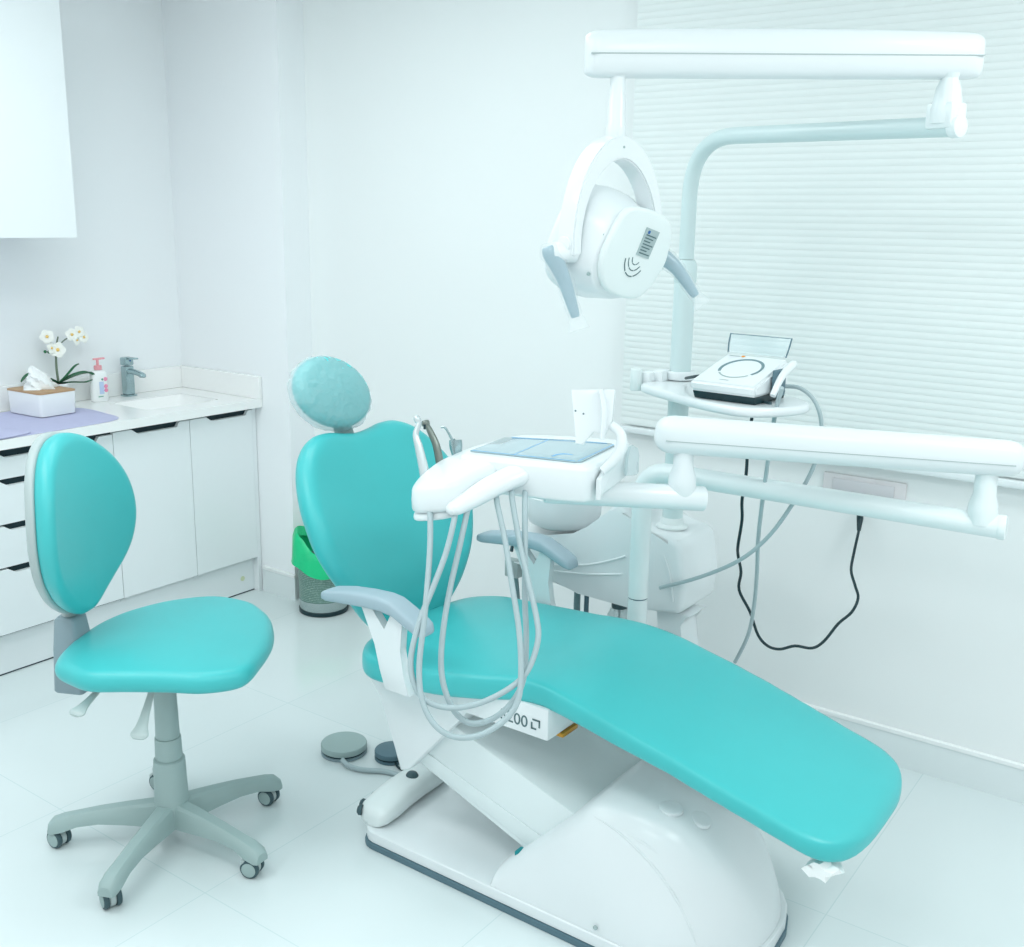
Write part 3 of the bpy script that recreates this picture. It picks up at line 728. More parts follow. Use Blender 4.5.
# seat and leg-rest cushion
def cushion_run(keys_z, keys_w, x0, x1, thick, yc, rear, front, n=70):
    b = nb(); secs = []
    xs_ = []
    for i in range(n+1):
        s = i/n; xs_.append(x0+(x1-x0)*(0.5-0.5*math.cos(PI*s)))
    for x in xs_:
        w_ = lerpk(keys_w, x)
        for end, L, sg in ((x0, rear, 1), (x1, front, -1)):
            q = 1-(x-end)*sg/L
            if q > 0: w_ *= max(0.0, 1-min(1, q)**2.7)**(1/2.7)
        w_ = max(w_, 0.02)
        thk = thick(x); ycx = yc(x); th = thk
        for end, sg in ((x0, 1), (x1, -1)):
            q = 1-(x-end)*sg/0.04
            if q > 0: th = thk*max(0.08, (1-min(1, q)**2)**0.5)
        zt = lerpk(keys_z, x)-(thk-th)/2
        zm = zt-th/2
        sec = []; m_ = 40
        rr_ = min(0.042, w_*0.9)
        for k in range(m_):
            a = 2*PI*k/m_; c, s = math.cos(a), math.sin(a)
            ex = 2/4.2
            yy = math.copysign(abs(c)**(ex if abs(c) < 1 else 1), c)
            # straight part plus round ends
            y_ = (w_-rr_)*max(-1, min(1, c*1.35))+rr_*math.copysign(abs(c)**1.0, c) if abs(c) < 1/1.35 else math.copysign(w_-rr_, c)+rr_*c
            z_ = zm+th/2*math.copysign(abs(s)**0.62, s)
            if s > 0: z_ += 0.006*(1-(y_/max(w_, 0.05))**2)*min(1, th/thk)
            sec.append(V((x, ycx+y_, z_)))
        secs.append(sec)
    loft(b, secs); return b
zk = [(-1.975, 0.60), (-1.85, 0.607), (-1.7, 0.615), (-1.5, 0.640), (-1.36, 0.655), (-1.26, 0.648), (-1.15, 0.622), (-1.0, 0.580), (-0.8, 0.520), (-0.56, 0.447)]
zkl = [(-1.975, 0.60), (-1.75, 0.61), (-1.55, 0.63), (-1.40, 0.655), (-1.32, 0.655), (-0.56, 0.447)]
def zlin(x):
    return x
wk = [(-1.975, 0.315), (-1.8, 0.32), (-1.62, 0.312), (-1.46, 0.28), (-1.36, 0.264), (-1.27, 0.277), (-1.1, 0.280), (-0.9, 0.274), (-0.7, 0.264), (-0.56, 0.258)]
_l = lerpk
def lerpk_z(keys, x): return link(keys, x)
def smooth_keys(keys, n=80, win=0.09):
    x0, x1 = keys[0][0], keys[-1][0]; out = []
    for i in range(n+1):
        x = x0+(x1-x0)*i/n; s = sum(link(keys, x+win*(j/6-1)) for j in range(13))/13
        out.append((x, s))
    return out
ZK = smooth_keys(zkl); WK = smooth_keys(wk, win=0.05)
ZK[0] = (ZK[0][0], 0.60)
b = cushion_run(ZK, WK, -1.985, -0.562, lambda x: 0.084-0.022*min(1, max(0, (x+1.5)/0.5)), lambda x: 2.262+0.032*min(1, max(0, (x+1.5)/0.5)), 0.17, 0.13); obj('seat_cushion', b, 'teal', dc, sharp=80)
# frame boards under the cushion
b = nb(); box(b, (-1.91, 2.04, 0.5655), (-1.40, 2.46, 0.5775), 0.003); obj('seat_frame', b, 'plastic2', dc)
b = nb(); prism(b, [(-1.32, 0.585), (-1.32, 0.568), (-0.68, 0.393), (-0.68, 0.411)], 2.10, 2.49, 0.003); obj('leg_rest_frame', b, 'plastic2', dc)
# crumpled plastic at the foot end
b = nb(); secs = []
for i in range(9):
    s = i/8; yy = 2.06+0.17*s
    secs.append([V((-0.64+0.012*math.sin(9*s)+0.03*math.cos(a)*(1+0.3*math.sin(4*a+7*s)), yy, 0.380+0.018*math.sin(a)*(1+0.4*math.sin(5*a+11*s))+0.006*math.sin(17*s))) for a in [2*PI*k/14 for k in range(14)]])
loft(b, secs); obj('foot_cover_film', b, 'tissue', dc, label='crumpled clear film tucked under the foot end')

# backrest
HX, HZ = -1.965, 0.62
BT = math.radians(26)
def fbk(u, v, w_):
    d = V((-math.sin(BT), 0, math.cos(BT))); nn = V((math.cos(BT), 0, math.sin(BT)))
    wing = 0.055*(u/0.34)**2*(0.4+0.6*min(1, max(0, (0.62-v)/0.3)))
    lumb = -0.05*max(0, (0.12-v)/0.18)**1.5
    return V((HX, 2.262+u, HZ))+d*v+nn*(w_+wing+lumb)
hb = [(0.06, -0.058), (0.13, -0.035), (0.2, 0.02), (0.255, 0.09), (0.302, 0.17), (0.33, 0.255), (0.33, 0.34), (0.308, 0.42), (0.272, 0.49), (0.228, 0.540), (0.172, 0.570), (0.115, 0.575), (0.055, 0.565)]
ob = [(0, -0.062)]+hb+[(0, 0.560)]+[(-x, y) for x, y in reversed(hb)]
b = nb(); slab(b, ob, 0.085, 0.042, fbk, dome=0.012, inner=9, centre=(0, 0.27)); obj('backrest', b, 'teal', dc, sharp=80)
b = nb(); slab(b, [(x*0.84, 0.27+(y-0.27)*0.86) for x, y in ob], 0.02, 0.008, lambda u, v, w_: fbk(u, v, w_-0.050), inner=7, centre=(0, 0.27)); obj('back_shell', b, 'plastic2', dc)
b = nb(); d = V((-math.sin(BT), 0, math.cos(BT))); nn = V((math.cos(BT), 0, math.sin(BT)))
c0 = V((HX, 2.245, HZ))+d*0.50-nn*0.02
box(b, (-0.011, -0.03, 0), (0.011, 0.03, 0.17), 0.004, 2, Matrix.Translation(c0) @ Matrix.Rotation(-BT, 4, 'Y')); obj('headrest_post', b, 'grey', dc)
def fhd(u, v, w_):
    return V((HX, 2.222+u, HZ))+d*(0.692+v)+nn*(w_+0.012)
ho = [(0.122*math.cos(a)*1.15, 0.108*math.sin(a)) for a in [2*PI*k/16 for k in range(16)]]
ho = [(x*0.97-y*0.10, -x*0.02+y*1.04) for x, y in ho]
b = nb(); slab(b, ho, 0.075, 0.036, fhd, dome=0.012, inner=6); hd = obj('headrest', b, 'teal', dc, sharp=80)
b = nb(); slab(b, [(x*1.05-0.006, y*1.05-0.004) for x, y in ho], 0.088, 0.042, lambda u, v, w_: fhd(u+0.006*noise.noise(V((u*40, v*40, w_*40))), v+0.006*noise.noise(V((v*50, u*50, 3))), w_+0.003*noise.noise(V((u*60, v*60, 7)))-0.003), dome=0.013, inner=8)
obj('film_cover', b, 'film2', hd, label='wrinkled clear plastic cover over the headrest')

# armrests
def armrest(yc, lean):
    b = nb()
    secs = []
    for x, zt, zb, k in ((-1.986, 0.768, 0.756, 0.55), (-1.982, 0.774, 0.751, 0.85), (-1.965, 0.781, 0.749, 1), (-1.90, 0.795, 0.755, 1), (-1.83, 0.803, 0.762, 1), (-1.77, 0.806, 0.765, 1), (-1.73, 0.802, 0.760, 1), (-1.69, 0.785, 0.742, 1), (-1.655, 0.768, 0.729, 1), (-1.636, 0.757, 0.725, 0.9), (-1.628, 0.748, 0.730, 0.6)):
        secs.append([V((x+0.25*((zt+zb)/2-V((0, p.y)).y)*(1 if x > -1.75 else 0), yc+p.x, p.y)) for p in [V((0.034*k*math.copysign(abs(math.cos(a))**0.5, math.cos(a)), (zt+zb)/2+(zt-zb)/2*math.copysign(abs(math.sin(a))**0.5, math.sin(a)))) for a in [2*PI*q/24 for q in range(24)]]])
    loft(b, secs); pad = obj('armrest_pad', b, 'armpad', dc, sharp=80)
    b = nb()
    y0, y1 = yc-0.012, yc+0.012
    poly = [(-1.785, 0.60), (-1.79, 0.655), (-1.862, 0.778), (-1.825, 0.783), (-1.768, 0.705), (-1.738, 0.783), (-1.700, 0.775), (-1.712, 0.665), (-1.683, 0.545), (-1.77, 0.545)]
    poly = [(-1.77, 0.545), (-1.79, 0.60), (-1.80, 0.665), (-1.862, 0.778), (-1.825, 0.783), (-1.768, 0.705), (-1.738, 0.783), (-1.700, 0.775), (-1.718, 0.665), (-1.707, 0.60), (-1.683, 0.545)]
    prism(b, poly, y0, y1, 0.004); obj('armrest_bracket', b, 'plastic', dc, sharp=30)
    b = nb(); box(b, (-1.765, min(yc, 2.27), 0.546), (-1.69, max(yc, 2.27), 0.5605), 0.003); obj('armrest_mount', b, 'plastic', dc)
armrest(1.92, 0)
armrest(2.605, 0)

# foot console at the rear of the base
b = nb(); secs = []
for x, y, z, w_ in ((-1.905, 1.985, 0.085, 0.024), (-1.905, 1.989, 0.10, 0.040), (-1.905, 2.01, 0.113, 0.052), (-1.908, 2.06, 0.122, 0.055), (-1.915, 2.12, 0.128, 0.052), (-1.92, 2.2, 0.128, 0.05), (-1.92, 2.27, 0.12, 0.046), (-1.92, 2.31, 0.09, 0.035)):
    sec = []
    for k in range(20):
        a = 2*PI*k/20; c, s = math.cos(a), math.sin(a)
        sec.append(V((x+w_*math.copysign(abs(c)**0.7, c), y, 0.054+(z-0.054)*(0.5+0.5*math.copysign(abs(s)**0.6, s)))))
    secs.append(sec)
loft(b, secs); fc = obj('foot_console', b, 'plastic2', dc, sharp=60)
b = nb(); lathe(b, (-1.91, 2.175, 0.122), [(0.019, 0), (0.019, 0.006), (0.015, 0.013), (0.008, 0.016), (0.001, 0.017)], (0.1, 0, 1), 20); obj('foot_button', b, 'dark', fc)
for y, z in ((2.06, 0.105), (2.11, 0.112)):
    b = nb(); lathe(b, (-1.952, y, z-0.006), [(0.014, 0), (0.014, 0.006), (0.008, 0.011), (0.001, 0.012)], (-0.8, 0, 0.7), 16); obj('foot_button', b, 'dark', fc)
for y in (1.985, 2.012):
    b = nb(); lathe(b, (-1.940-0.6*(y-1.985), y+0.006, 0.088), [(0.015, 0), (0.016, 0.008), (0.01, 0.014), (0.001, 0.015)], (-0.85, -0.4, 0.1), 16); obj('foot_button', b, 'dark', fc)

# foot pedals on the floor
def pedal(name, c, r, h, m1, m2, lab):
    c = V(c); t = thing(name, lab, 'foot pedal', c, 'foot pedals on the floor')
    b = nb(); lathe(b, c, [(r*0.96, 0.0), (r, 0.002), (r, 0.009), (r*0.95, 0.010)], seg=36); obj('pedal_base', b, m2, t)
    b = nb(); lathe(b, c, [(r*0.94, 0.0105), (r*0.94, 0.0155)], seg=36); obj('pedal_gap', b, 'black', t)
    b = nb(); lathe(b, c, [(r*0.97, 0.016), (r, 0.018), (r, h-0.004), (r*0.97, h), (r*0.9, h+0.0015), (0.001, h+0.003)], seg=36); obj('pedal_top', b, m1, t)
    return t
p1 = pedal('foot_pedal', (-2.345, 2.325, 0), 0.077, 0.036, 'grey', 'grey_b', 'large grey round foot pedal on the floor behind the chair base')
b = nb(); tube(b, [(-2.290, 2.262, 0.014), (-2.25, 2.25, 0.012), (-2.20, 2.26, 0.010), (-2.13, 2.30, 0.009), (-2.05, 2.31, 0.009), (-1.975, 2.32, 0.009)], 0.0085, 10); obj('pedal_hose', b, 'hose', p1)
p2 = pedal('foot_pedal', (-2.190, 2.392, 0), 0.057, 0.032, 'rim', 'rim', 'smaller dark round foot pedal, half hidden by the chair bracket')
b = nb(); tube(b, [(-2.145, 2.36, 0.012), (-2.115, 2.345, 0.007), (-2.06, 2.345, 0.006), (-1.985, 2.35, 0.006)], 0.004, 8); obj('pedal_cable', b, 'black', p2)

# ------------------------------------------------------------------ spittoon unit with column, lamp pole and shelf
PX, PY = -1.43, 2.85
QX, QY = -1.43, 2.65
un = thing('spittoon_unit', 'white spittoon unit with a basin behind the dental chair', 'spittoon unit', (-1.6, 2.85, 0))
b = nb()
# main body: side profile swept through depth
body = [(-1.96, 0.755), (-1.965, 0.70), (-1.93, 0.635), (-1.85, 0.605), (-1.70, 0.590), (-1.50, 0.585), (-1.335, 0.60), (-1.325, 0.70), (-1.345, 0.82), (-1.38, 0.838), (-1.50, 0.84), (-1.535, 0.90), (-1.57, 0.93), (-1.60, 0.88), (-1.66, 0.80), (-1.72, 0.765)]
prism(b, body, 2.745, 2.99, 0.022, seg=4); obj('unit_body', b, 'plastic', un, sharp=45)
b = nb()
for pts in ([(-1.93, 2.7435, 0.66), (-1.80, 2.7435, 0.667), (-1.65, 2.7435, 0.70), (-1.53, 2.7435, 0.75)], [(-1.95, 2.7435, 0.645), (-1.82, 2.7435, 0.645), (-1.66, 2.7435, 0.665), (-1.54, 2.7435, 0.69)]):
    tube(b, pts, 0.0035, 8)
tube(b, [(-1.40, 2.7435, 0.78), (-1.375, 2.7435, 0.72), (-1.36, 2.7435, 0.64)], 0.003, 8)
obj('body_ridge', b, 'plastic', un)
b = nb(); lathe(b, (-1.825, 2.84, 0.772), [(0.001, 0), (0.05, 0.0), (0.085, 0.005), (0.112, 0.02), (0.125, 0.045), (0.128, 0.085), (0.131, 0.112), (0.125, 0.114), (0.121, 0.088), (0.10, 0.045), (0.04, 0.03), (0.001, 0.028)], seg=40); obj('basin', b, 'plastic', un)
b = nb(); lathe(b, (PX, PY, 0.8405), [(0.048, 0), (0.048, 0.006), (0.036, 0.012), (0.034, 0.03), (0.03, 0.034)], seg=28); obj('pole_socket', b, 'plastic2', un)
b = nb(); cyl(b, (PX, PY, 0.845), (PX, PY, 1.585), 0.0315); lathe(b, (PX, PY, 1.585), [(0.0315, 0), (0.033, 0.003), (0.033, 0.05), (0.026, 0.065), (0.025, 0.066)]); obj('lower_pole', b, 'enamel_d', un)
b = nb(); prism(b, [(-1.44, 0.588), (-1.43, 0.50), (-1.36, 0.43), (-1.33, 0.43), (-1.36, 0.55), (-1.32, 0.588)], 2.79, 2.9, 0.006); obj('unit_bracket', b, 'plastic', un)
# bottle
b = nb(); lathe(b, (-1.575, 2.80, 0.425), [(0.001, 0), (0.036, 0.0), (0.038, 0.006), (0.038, 0.105), (0.03, 0.125), (0.024, 0.13)], seg=24); bt = obj('water_bottle', b, 'bottle', un)
b = nb(); cyl(b, (-1.575, 2.80, 0.5555), (-1.575, 2.80, 0.584), 0.026, bev=0.003); obj('bottle_cap', b, 'dark', un)
b = nb(); tube(b, [(-1.575, 2.80, 0.553), (-1.57, 2.79, 0.50), (-1.585, 2.81, 0.46), (-1.57, 2.80, 0.435)], 0.003, 8); obj('bottle_tube', b, 'dark', un)
b = nb(); tube(b, [(-1.728, 2.79, 0.60), (-1.728, 2.79, 0.50), (-1.72, 2.80, 0.34), (-1.70, 2.80, 0.18), (-1.60, 2.80, 0.012)], 0.011, 12); obj('drain_hose', b, 'hose_d', un)
b = nb(); tube(b, [(-1.692, 2.79, 0.60), (-1.692, 2.79, 0.50), (-1.686, 2.80, 0.34), (-1.66, 2.80, 0.18), (-1.56, 2.80, 0.009)], 0.008, 12); obj('drain_hose', b, 'rim', un)
# instrument holder arm of the unit, hanging at the rear left
b = nb(); tube(b, [(-1.95, 2.80, 0.72), (-1.985, 2.79, 0.70), (-1.99, 2.78, 0.665)], [0.006, 0.006, 0.006], 8); obj('suction_clip', b, 'dark', un)
b = nb(); box(b, (-1.99, 2.74, 0.588), (-1.935, 2.775, 0.65), 0.006); obj('suction_holder', b, 'grey_l', un)
b = nb(); tube(b, [(-1.955, 2.757, 0.5875), (-1.945, 2.757, 0.50), (-1.94, 2.76, 0.38), (-1.90, 2.79, 0.2), (-1.80, 2.80, 0.010)], 0.010, 12); obj('suction_hose', b, 'hose_d', un)
# shelf on the pole
us = V((0.905, -0.425, 0)); vs_ = V((0.425, 0.905, 0)); SO = V((-1.235, 2.715, 1.285))
def fsh(u, v, w_): return SO+us*u+vs_*v+V((0, 0, w_))
b = nb(); slab(b, [(-0.25, -0.05), (-0.235, 0.09), (-0.17, 0.135), (0.0, 0.14), (0.15, 0.14), (0.245, 0.10), (0.275, 0.0), (0.245, -0.11), (0.15, -0.145), (0.0, -0.145), (-0.15, -0.13), (-0.225, -0.11)], 0.026, 0.011, fsh, smooth_n=5, inner=3); obj('shelf', b, 'plastic', un)
b = nb(); tube(b, [fsh(0.2, -0.02, 0.016), fsh(0.225, -0.02, 0.016)], 0.004, 8, smooth=False); obj('shelf_slot', b, 'dark', un)
b = nb(); cyl(b, (PX, PY, 1.30), (PX, PY, 1.325), 0.045, bev=0.004); obj('shelf_collar', b, 'plastic', un)
hc = V((-1.495, 2.79, 1.30))
b = nb(); box(b, (-1.485, 2.775, 1.268), (-1.45, 2.83, 1.330), 0.006); box(b, (-1.515, 2.745, 1.29), (-1.475, 2.80, 1.325), 0.006); obj('cup_holder', b, 'plastic', un)
b = nb(); cyl(b, (-1.515, 2.735, 1.270), (-1.515, 2.735, 1.335), 0.017, bev=0.003); obj('holder_ring', b, 'plastic2', un)
# swing-arm column in front of the spittoon
b = nb(); cyl(b, (QX, QY, 0.012), (QX, QY, 0.664), 0.0295); lathe(b, (QX, QY, 0.0), [(0.07, 0), (0.07, 0.008), (0.06, 0.012)]); obj('floor_column', b, 'enamel', un)
b = nb(); cyl(b, (QX, QY, 0.6645), (QX, QY, 0.6675), 0.0285); obj('column_joint', b, 'rim', un)

# ------------------------------------------------------------------ operating light on its pole
ll = thing('dental_light', 'white dental operating light on a jointed arm above the chair', 'dental light', (PX, PY, 1.6))
ER = V((-0.628, 2.525, 1.968))
dirL = (V((ER.x, ER.y, 0))-V((PX, PY, 0))).normalized()
b = nb(); P = arcbend([(PX, PY, 1.652), (PX, PY, 1.992), ER], 0.17, 12)
tube(b, P, 0.0222, 22, smooth=False, up=(1, 0, 0)); obj('light_pole', b, 'enamel_d', ll, sharp=60)
b = nb(); cyl(b, ER-dirL*0.018, ER+dirL*0.006, 0.0245, bev=0.004); obj('pole_end_cap', b, 'enamel', ll)
# boom
BR = V((-0.668, 2.545, 2.115)); BL = V((-1.232, 2.060, 2.098))
bd = (BR-BL).normalized(); bs = V((bd.y, -bd.x, 0)).normalized()
jp = V((-0.665, 2.530, 0))
jp = V((PX, PY, 0))+dirL*((V((-0.665, 2.53, 0))-V((PX, PY, 0))).dot(dirL))
b = nb(); lathe(b, (jp.x, jp.y, 1.975), [(0.034, 0), (0.035, 0.03), (0.03, 0.05), (0.026, 0.075), (0.018, 0.095), (0.022, 0.105)], seg=24)
box(b, (-0.034, -0.028, -0.012), (0.034, 0.028, 0.045), 0.008, 2, Matrix.Translation((jp.x, jp.y, 1.975)) @ Matrix.Rotation(math.atan2(dirL.y, dirL.x), 4, 'Z')); obj('boom_joint', b, 'enamel', ll)
b = nb()
BLe = BL-bd*0.060; BRe = BR+bd*0.075
secs = []
L = (BRe-BLe).length
for i in range(33):
    s = i/32; x = L*(0.5-0.5*math.cos(PI*s))
    e0 = max(0, 1-x/0.03); e1 = max(0, 1-(L-x)/0.035)
    k_ = max(0.12, (1-max(e0, e1)**2)**0.5)
    hh = (0.046+0.005*math.sin(PI*s))*(0.72+0.28*k_); ww = 0.034*k_
    c = BLe+bd*x+V((0, 0, 0.004*math.sin(PI*s)))
    sec = []
    for k in range(24):
        a = 2*PI*k/24; cc_, ss_ = math.cos(a), math.sin(a)
        sec.append(c+bs*ww*math.copysign(abs(cc_)**0.75, cc_)+V((0, 0, hh*math.copysign(abs(ss_)**0.8, ss_))))
    secs.append(sec)
loft(b, secs); bo_ = obj('boom', b, 'plastic', ll, sharp=70)
b = nb(); box(b, (0.01, -0.0352, -0.0015), (L-0.012, 0.0352, 0.0005), 0, 1, Matrix(((bd.x, bs.x, 0, BLe.x), (bd.y, bs.y, 0, BLe.y), (bd.z, 0, 1, BLe.z), (0, 0, 0, 1)))); obj('boom_seam', b, 'grey_l', bo_, smooth=False)
HBx, HBy = BL.x+0.012, BL.y+0.006
b = nb(); lathe(b, (HBx, HBy, 1.925), [(0.020, 0), (0.021, 0.004), (0.021, 0.028), (0.0195, 0.032), (0.0185, 0.085), (0.017, 0.09), (0.016, 0.128), (0.02, 0.132)], seg=24); obj('drop_stem', b, 'plastic', ll)
# yoke: half ring in a plane whose normal points mostly to +X
YC = V((HBx, HBy, 1.705))     # pivot centre
ya = math.radians(-14)
yn = V((math.cos(ya), math.sin(ya), 0)); yu = V((-yn.y, yn.x, 0)); yz = V((0, 0, 1))
b = nb(); secs = []
for i in range(37):
    th = math.radians(-6)+math.radians(192)*i/36
    co_, si_ = math.cos(th), math.sin(th)
    Ro, Ho = 0.140, 0.228
    wid = 0.024+0.024*max(0, math.sin(th))**2
    po = V((co_*Ro, si_*Ho)); pi_ = V((co_*(Ro-wid), si_*(Ho-wid)))
    dpt = 0.026
    q = lambda p, w_: YC+yu*p.x+yz*p.y+yn*w_
    secs.append([q(po, -dpt), q(po*0.5+po*0.5, 0)+(q(po, 0)-YC).normalized()*0.001, q(po, dpt), q(pi_, dpt), q(pi_, 0), q(pi_, -dpt)])
loft(b, secs); bmesh.ops.recalc_face_normals(b, faces=b.faces[:])
bmesh.ops.bevel(b, geom=[e for e in b.edges if e.calc_face_angle(0) > 1.0], offset=0.003, segments=2, affect='EDGES')
yk = obj('yoke', b, 'plastic', ll, sharp=40)
b = nb(); lathe(b, YC+yz*0.205+yn*0.0262, [(0.001, 0), (0.0028, 0), (0.0028, 0.0008), (0.001, 0.001)], yn, 10); obj('yoke_screw', b, 'grey', yk)
for sg in (-1, 1):
    b = nb(); cyl(b, YC+yu*sg*0.105, YC+yu*sg*0.148, 0.019, bev=0.004); obj('pivot_knob', b, 'plastic', yk)
# head: rounded housing, its back facing the camera side
tl = math.radians(-16)
hn = (yn*math.cos(tl)+yz*math.sin(tl)).normalized(); hv = (yz*math.cos(tl)-yn*math.sin(tl)).normalized(); hu = yu
RL = math.radians(0)
HC = YC+hn*0.012-hv*0.012
HS = 1.22
r_ = math.radians(-14)
hu, hv = hu*math.cos(r_)+hv*math.sin(r_), hv*math.cos(r_)-hu*math.sin(r_)
HC = HC-hu*0.004
def fh(u, v, w_): return HC+(hu*u*0.84+hv*v*1.10+hn*w_)*HS
def head_sec(w_, a, c, p, dv=0.0, n=40):
    out = []
    for k in range(n):
        th = 2*PI*k/n; cc_, ss_ = math.cos(th), math.sin(th)
        out.append(fh(a*math.copysign(abs(cc_)**(2/p), cc_), dv+c*math.copysign(abs(ss_)**(2/p), ss_), w_))
    return out
b = nb(); loft(b, [head_sec(-0.062, 0.118, 0.084, 2.8), head_sec(-0.060, 0.124, 0.09, 2.8), head_sec(-0.045, 0.126, 0.092, 2.8), head_sec(-0.040, 0.122, 0.089, 2.8), head_sec(-0.02, 0.118, 0.085, 2.7), head_sec(0.01, 0.106, 0.077, 2.6), head_sec(0.032, 0.094, 0.068, 2.6), head_sec(0.036, 0.090, 0.064, 2.6)])
he = obj('lamp_head', b, 'plastic', ll, sharp=50)
b = nb(); hexo = [(0.012+x*1.18, 0.010+y*1.26) for x, y in ((-0.060, 0.052), (0.045, 0.055), (0.078, 0.02), (0.080, -0.012), (0.05, -0.052), (-0.035, -0.056), (-0.078, -0.028), (-0.082, 0.015))]
slab(b, hexo, 0.016, 0.007, lambda u, v, w_: fh(u, v, 0.042+w_), smooth_n=5, inner=4, dome=0.003); obj('back_panel', b, 'plastic2', he, sharp=60)
b = nb(); loft(b, [head_sec(-0.0625, 0.108, 0.074, 2.8), head_sec(-0.064, 0.106, 0.072, 2.8)]); obj('front_glass', b, 'lampface', he)
W0 = 0.0535
def plate(u0, u1, v0, v1, w0, w1, skew=0.0):
    b = nb(); pts = [(u0+skew*v0, v0), (u1+skew*v0, v0), (u1+skew*v1, v1), (u0+skew*v1, v1)]
    lo_ = [b.verts.new(fh(u, v, w0)) for u, v in pts]; hi_ = [b.verts.new(fh(u, v, w1)) for u, v in pts]
    b.faces.new(lo_); b.faces.new(hi_[::-1])
    for i in range(4): b.faces.new((lo_[i], lo_[(i+1) % 4], hi_[(i+1) % 4], hi_[i]))
    return b
obj('rating_plate', plate(0.0, 0.042, 0.010, 0.056, W0-0.003, W0+0.001), 'labelgrey', he, smooth=False)
b = nb()
for k in range(7):
    b2 = plate(0.005, 0.038-0.006*(k % 3), 0.044-0.005*k, 0.046-0.005*k, W0+0.0011, W0+0.0015)
    me = bpy.data.meshes.new('q'); b2.to_mesh(me); b2.free(); b.from_mesh(me); bpy.data.meshes.remove(me)
obj('plate_print', b, 'ink', he, smooth=False)
b = nb(); lathe(b, fh(0.010, 0.050, W0+0.001), [(0.001, 0), (0.004, 0), (0.004, 0.0005), (0.001, 0.0006)], hn, 12); obj('plate_mark', b, 'blueink', he)
b = nb()
for j, R_ in enumerate((0.014, 0.024, 0.034)):
    for k0, k1 in ((195, 235), (242, 282), (289, 325)):
        tube(b, [fh(0.008+R_*math.cos(math.radians(a)), 0.008+R_*math.sin(math.radians(a)), W0-0.0006) for a in (k0, (k0+k1)/2, k1)], 0.0012, 6, n=4)
obj('vent_slot', b, 'ink', he)
for u, v in ((-0.088, 0.02), (-0.085, -0.045)):
    b = nb(); lathe(b, fh(u, v, 0.030), [(0.004, 0), (0.004, 0.004), (0.001, 0.005)], hn, 10); obj('head_screw', b, 'grey', he)
# handles with plastic sleeves
for sg, a_, ln in ((-1, -0.62, 0.155), (1, -0.62, 0.15)):
    root = YC+yu*sg*0.145-hv*0.015+hn*0.01
    if sg < 0:
        root = root+V((-0.026, -0.010, 0.0)); e_ = root+V((0.046, 0.028, -0.128))
    else: e_ = root+V((0.074, 0.052, -0.092))
    m_ = root.lerp(e_, 0.5)+V((0, 0, 0.012))
    b = nb(); cyl(b, YC+yu*sg*0.11-hv*0.015+hn*0.01, root, 0.022, bev=0.003); obj('handle_mount', b, 'plastic', he)
    b = nb(); tube(b, [root+(root-e_).normalized()*0.014, root, m_, e_, e_+(e_-m_).normalized()*0.006], [0.012, 0.0195, 0.0155, 0.0105, 0.005], 16); hh_ = obj('handle', b, 'handle', he, label='grey-blue lamp handle')
    b = nb(); dd = (e_-m_).normalized()
    tube(b, [root+(root-e_).normalized()*0.02, root, m_, e_, e_+dd*0.035], [0.015, 0.024, 0.020, 0.016, 0.021], 14); 
    for v in b.verts: v.co += V((noise.noise(v.co*70), noise.noise(v.co*70+V((5, 0, 0))), noise.noise(v.co*70+V((0, 9, 0)))))*0.0045
    obj('handle_sleeve', b, 'film', he, label='clear plastic sleeve over the handle')

# ------------------------------------------------------------------ delivery unit: swing arm, spring arm and instrument tray
du = thing('instrument_tray_unit', 'white instrument tray on a jointed swing arm over the chair', 'instrument tray', (QX, QY, 0.668))
TZ = 1.035
TE = V((-0.478, 2.752, TZ))
b = nb(); P = arcbend([(QX, QY, 0.668), (QX, QY, TZ+0.022), TE], 0.085, 8)
tube(b, P, 0.0295, 24, smooth=False, up=(1, 0, 0)); obj('swing_arm', b, 'enamel', du, sharp=60)
dT = (TE-V((QX, QY, TZ))).normalized()
b = nb(); cyl(b, TE-dT*0.012, TE+dT*0.008, 0.031, bev=0.004); obj('arm_end_cap', b, 'enamel', du)
J1 = V((-0.528, 2.747, TZ))
b = nb(); lathe(b, J1+V((0, 0, 0.004)), [(0.034, 0), (0.036, 0.03), (0.034, 0.05), (0.027, 0.074), (0.026, 0.13), (0.030, 0.134)], seg=26); obj('rear_joint', b, 'enamel', du)
# spring arm
A0 = V((-1.195, 2.40, 1.228)); A1 = V((-0.520, 2.745, 1.208))
ad = (A1-A0).normalized(); as_ = V((ad.y, -ad.x, 0)).normalized(); up_ = as_.cross(ad)
if up_.z < 0: up_ = -up_
S0 = A0-ad*0.065; S1 = A1+ad*0.075; L = (S1-S0).length
b = nb(); secs = []
for i in range(41):
    s = i/40; x = L*(0.5-0.5*math.cos(PI*s))
    q0 = max(0, 1-x/0.055); q1 = max(0, 1-(L-x)/0.045)
    k_ = max(0.1, (1-max(q0, q1)**2.2)**0.5)
    hh = (0.050-0.006*s)*(k_**0.7); ww = 0.040*k_
    c = S0+ad*x
    sec = []
    for k in range(28):
        a = 2*PI*k/28; cc_, ss_ = math.cos(a), math.sin(a)
        sec.append(c+as_*ww*math.copysign(abs(cc_)**0.85, cc_)+up_*hh*math.copysign(abs(ss_)**0.85, ss_))
    secs.append(sec)
loft(b, secs); sa = obj('spring_arm', b, 'plastic', du, sharp=70)
b = nb(); box(b, (0.03, -0.0405, -0.011), (L-0.03, 0.0405, -0.009), 0, 1, Matrix(((ad.x, as_.x, up_.x, S0.x), (ad.y, as_.y, up_.y, S0.y), (ad.z, as_.z, up_.z, S0.z), (0, 0, 0, 1)))); obj('arm_seam', b, 'grey_l', sa, smooth=False)
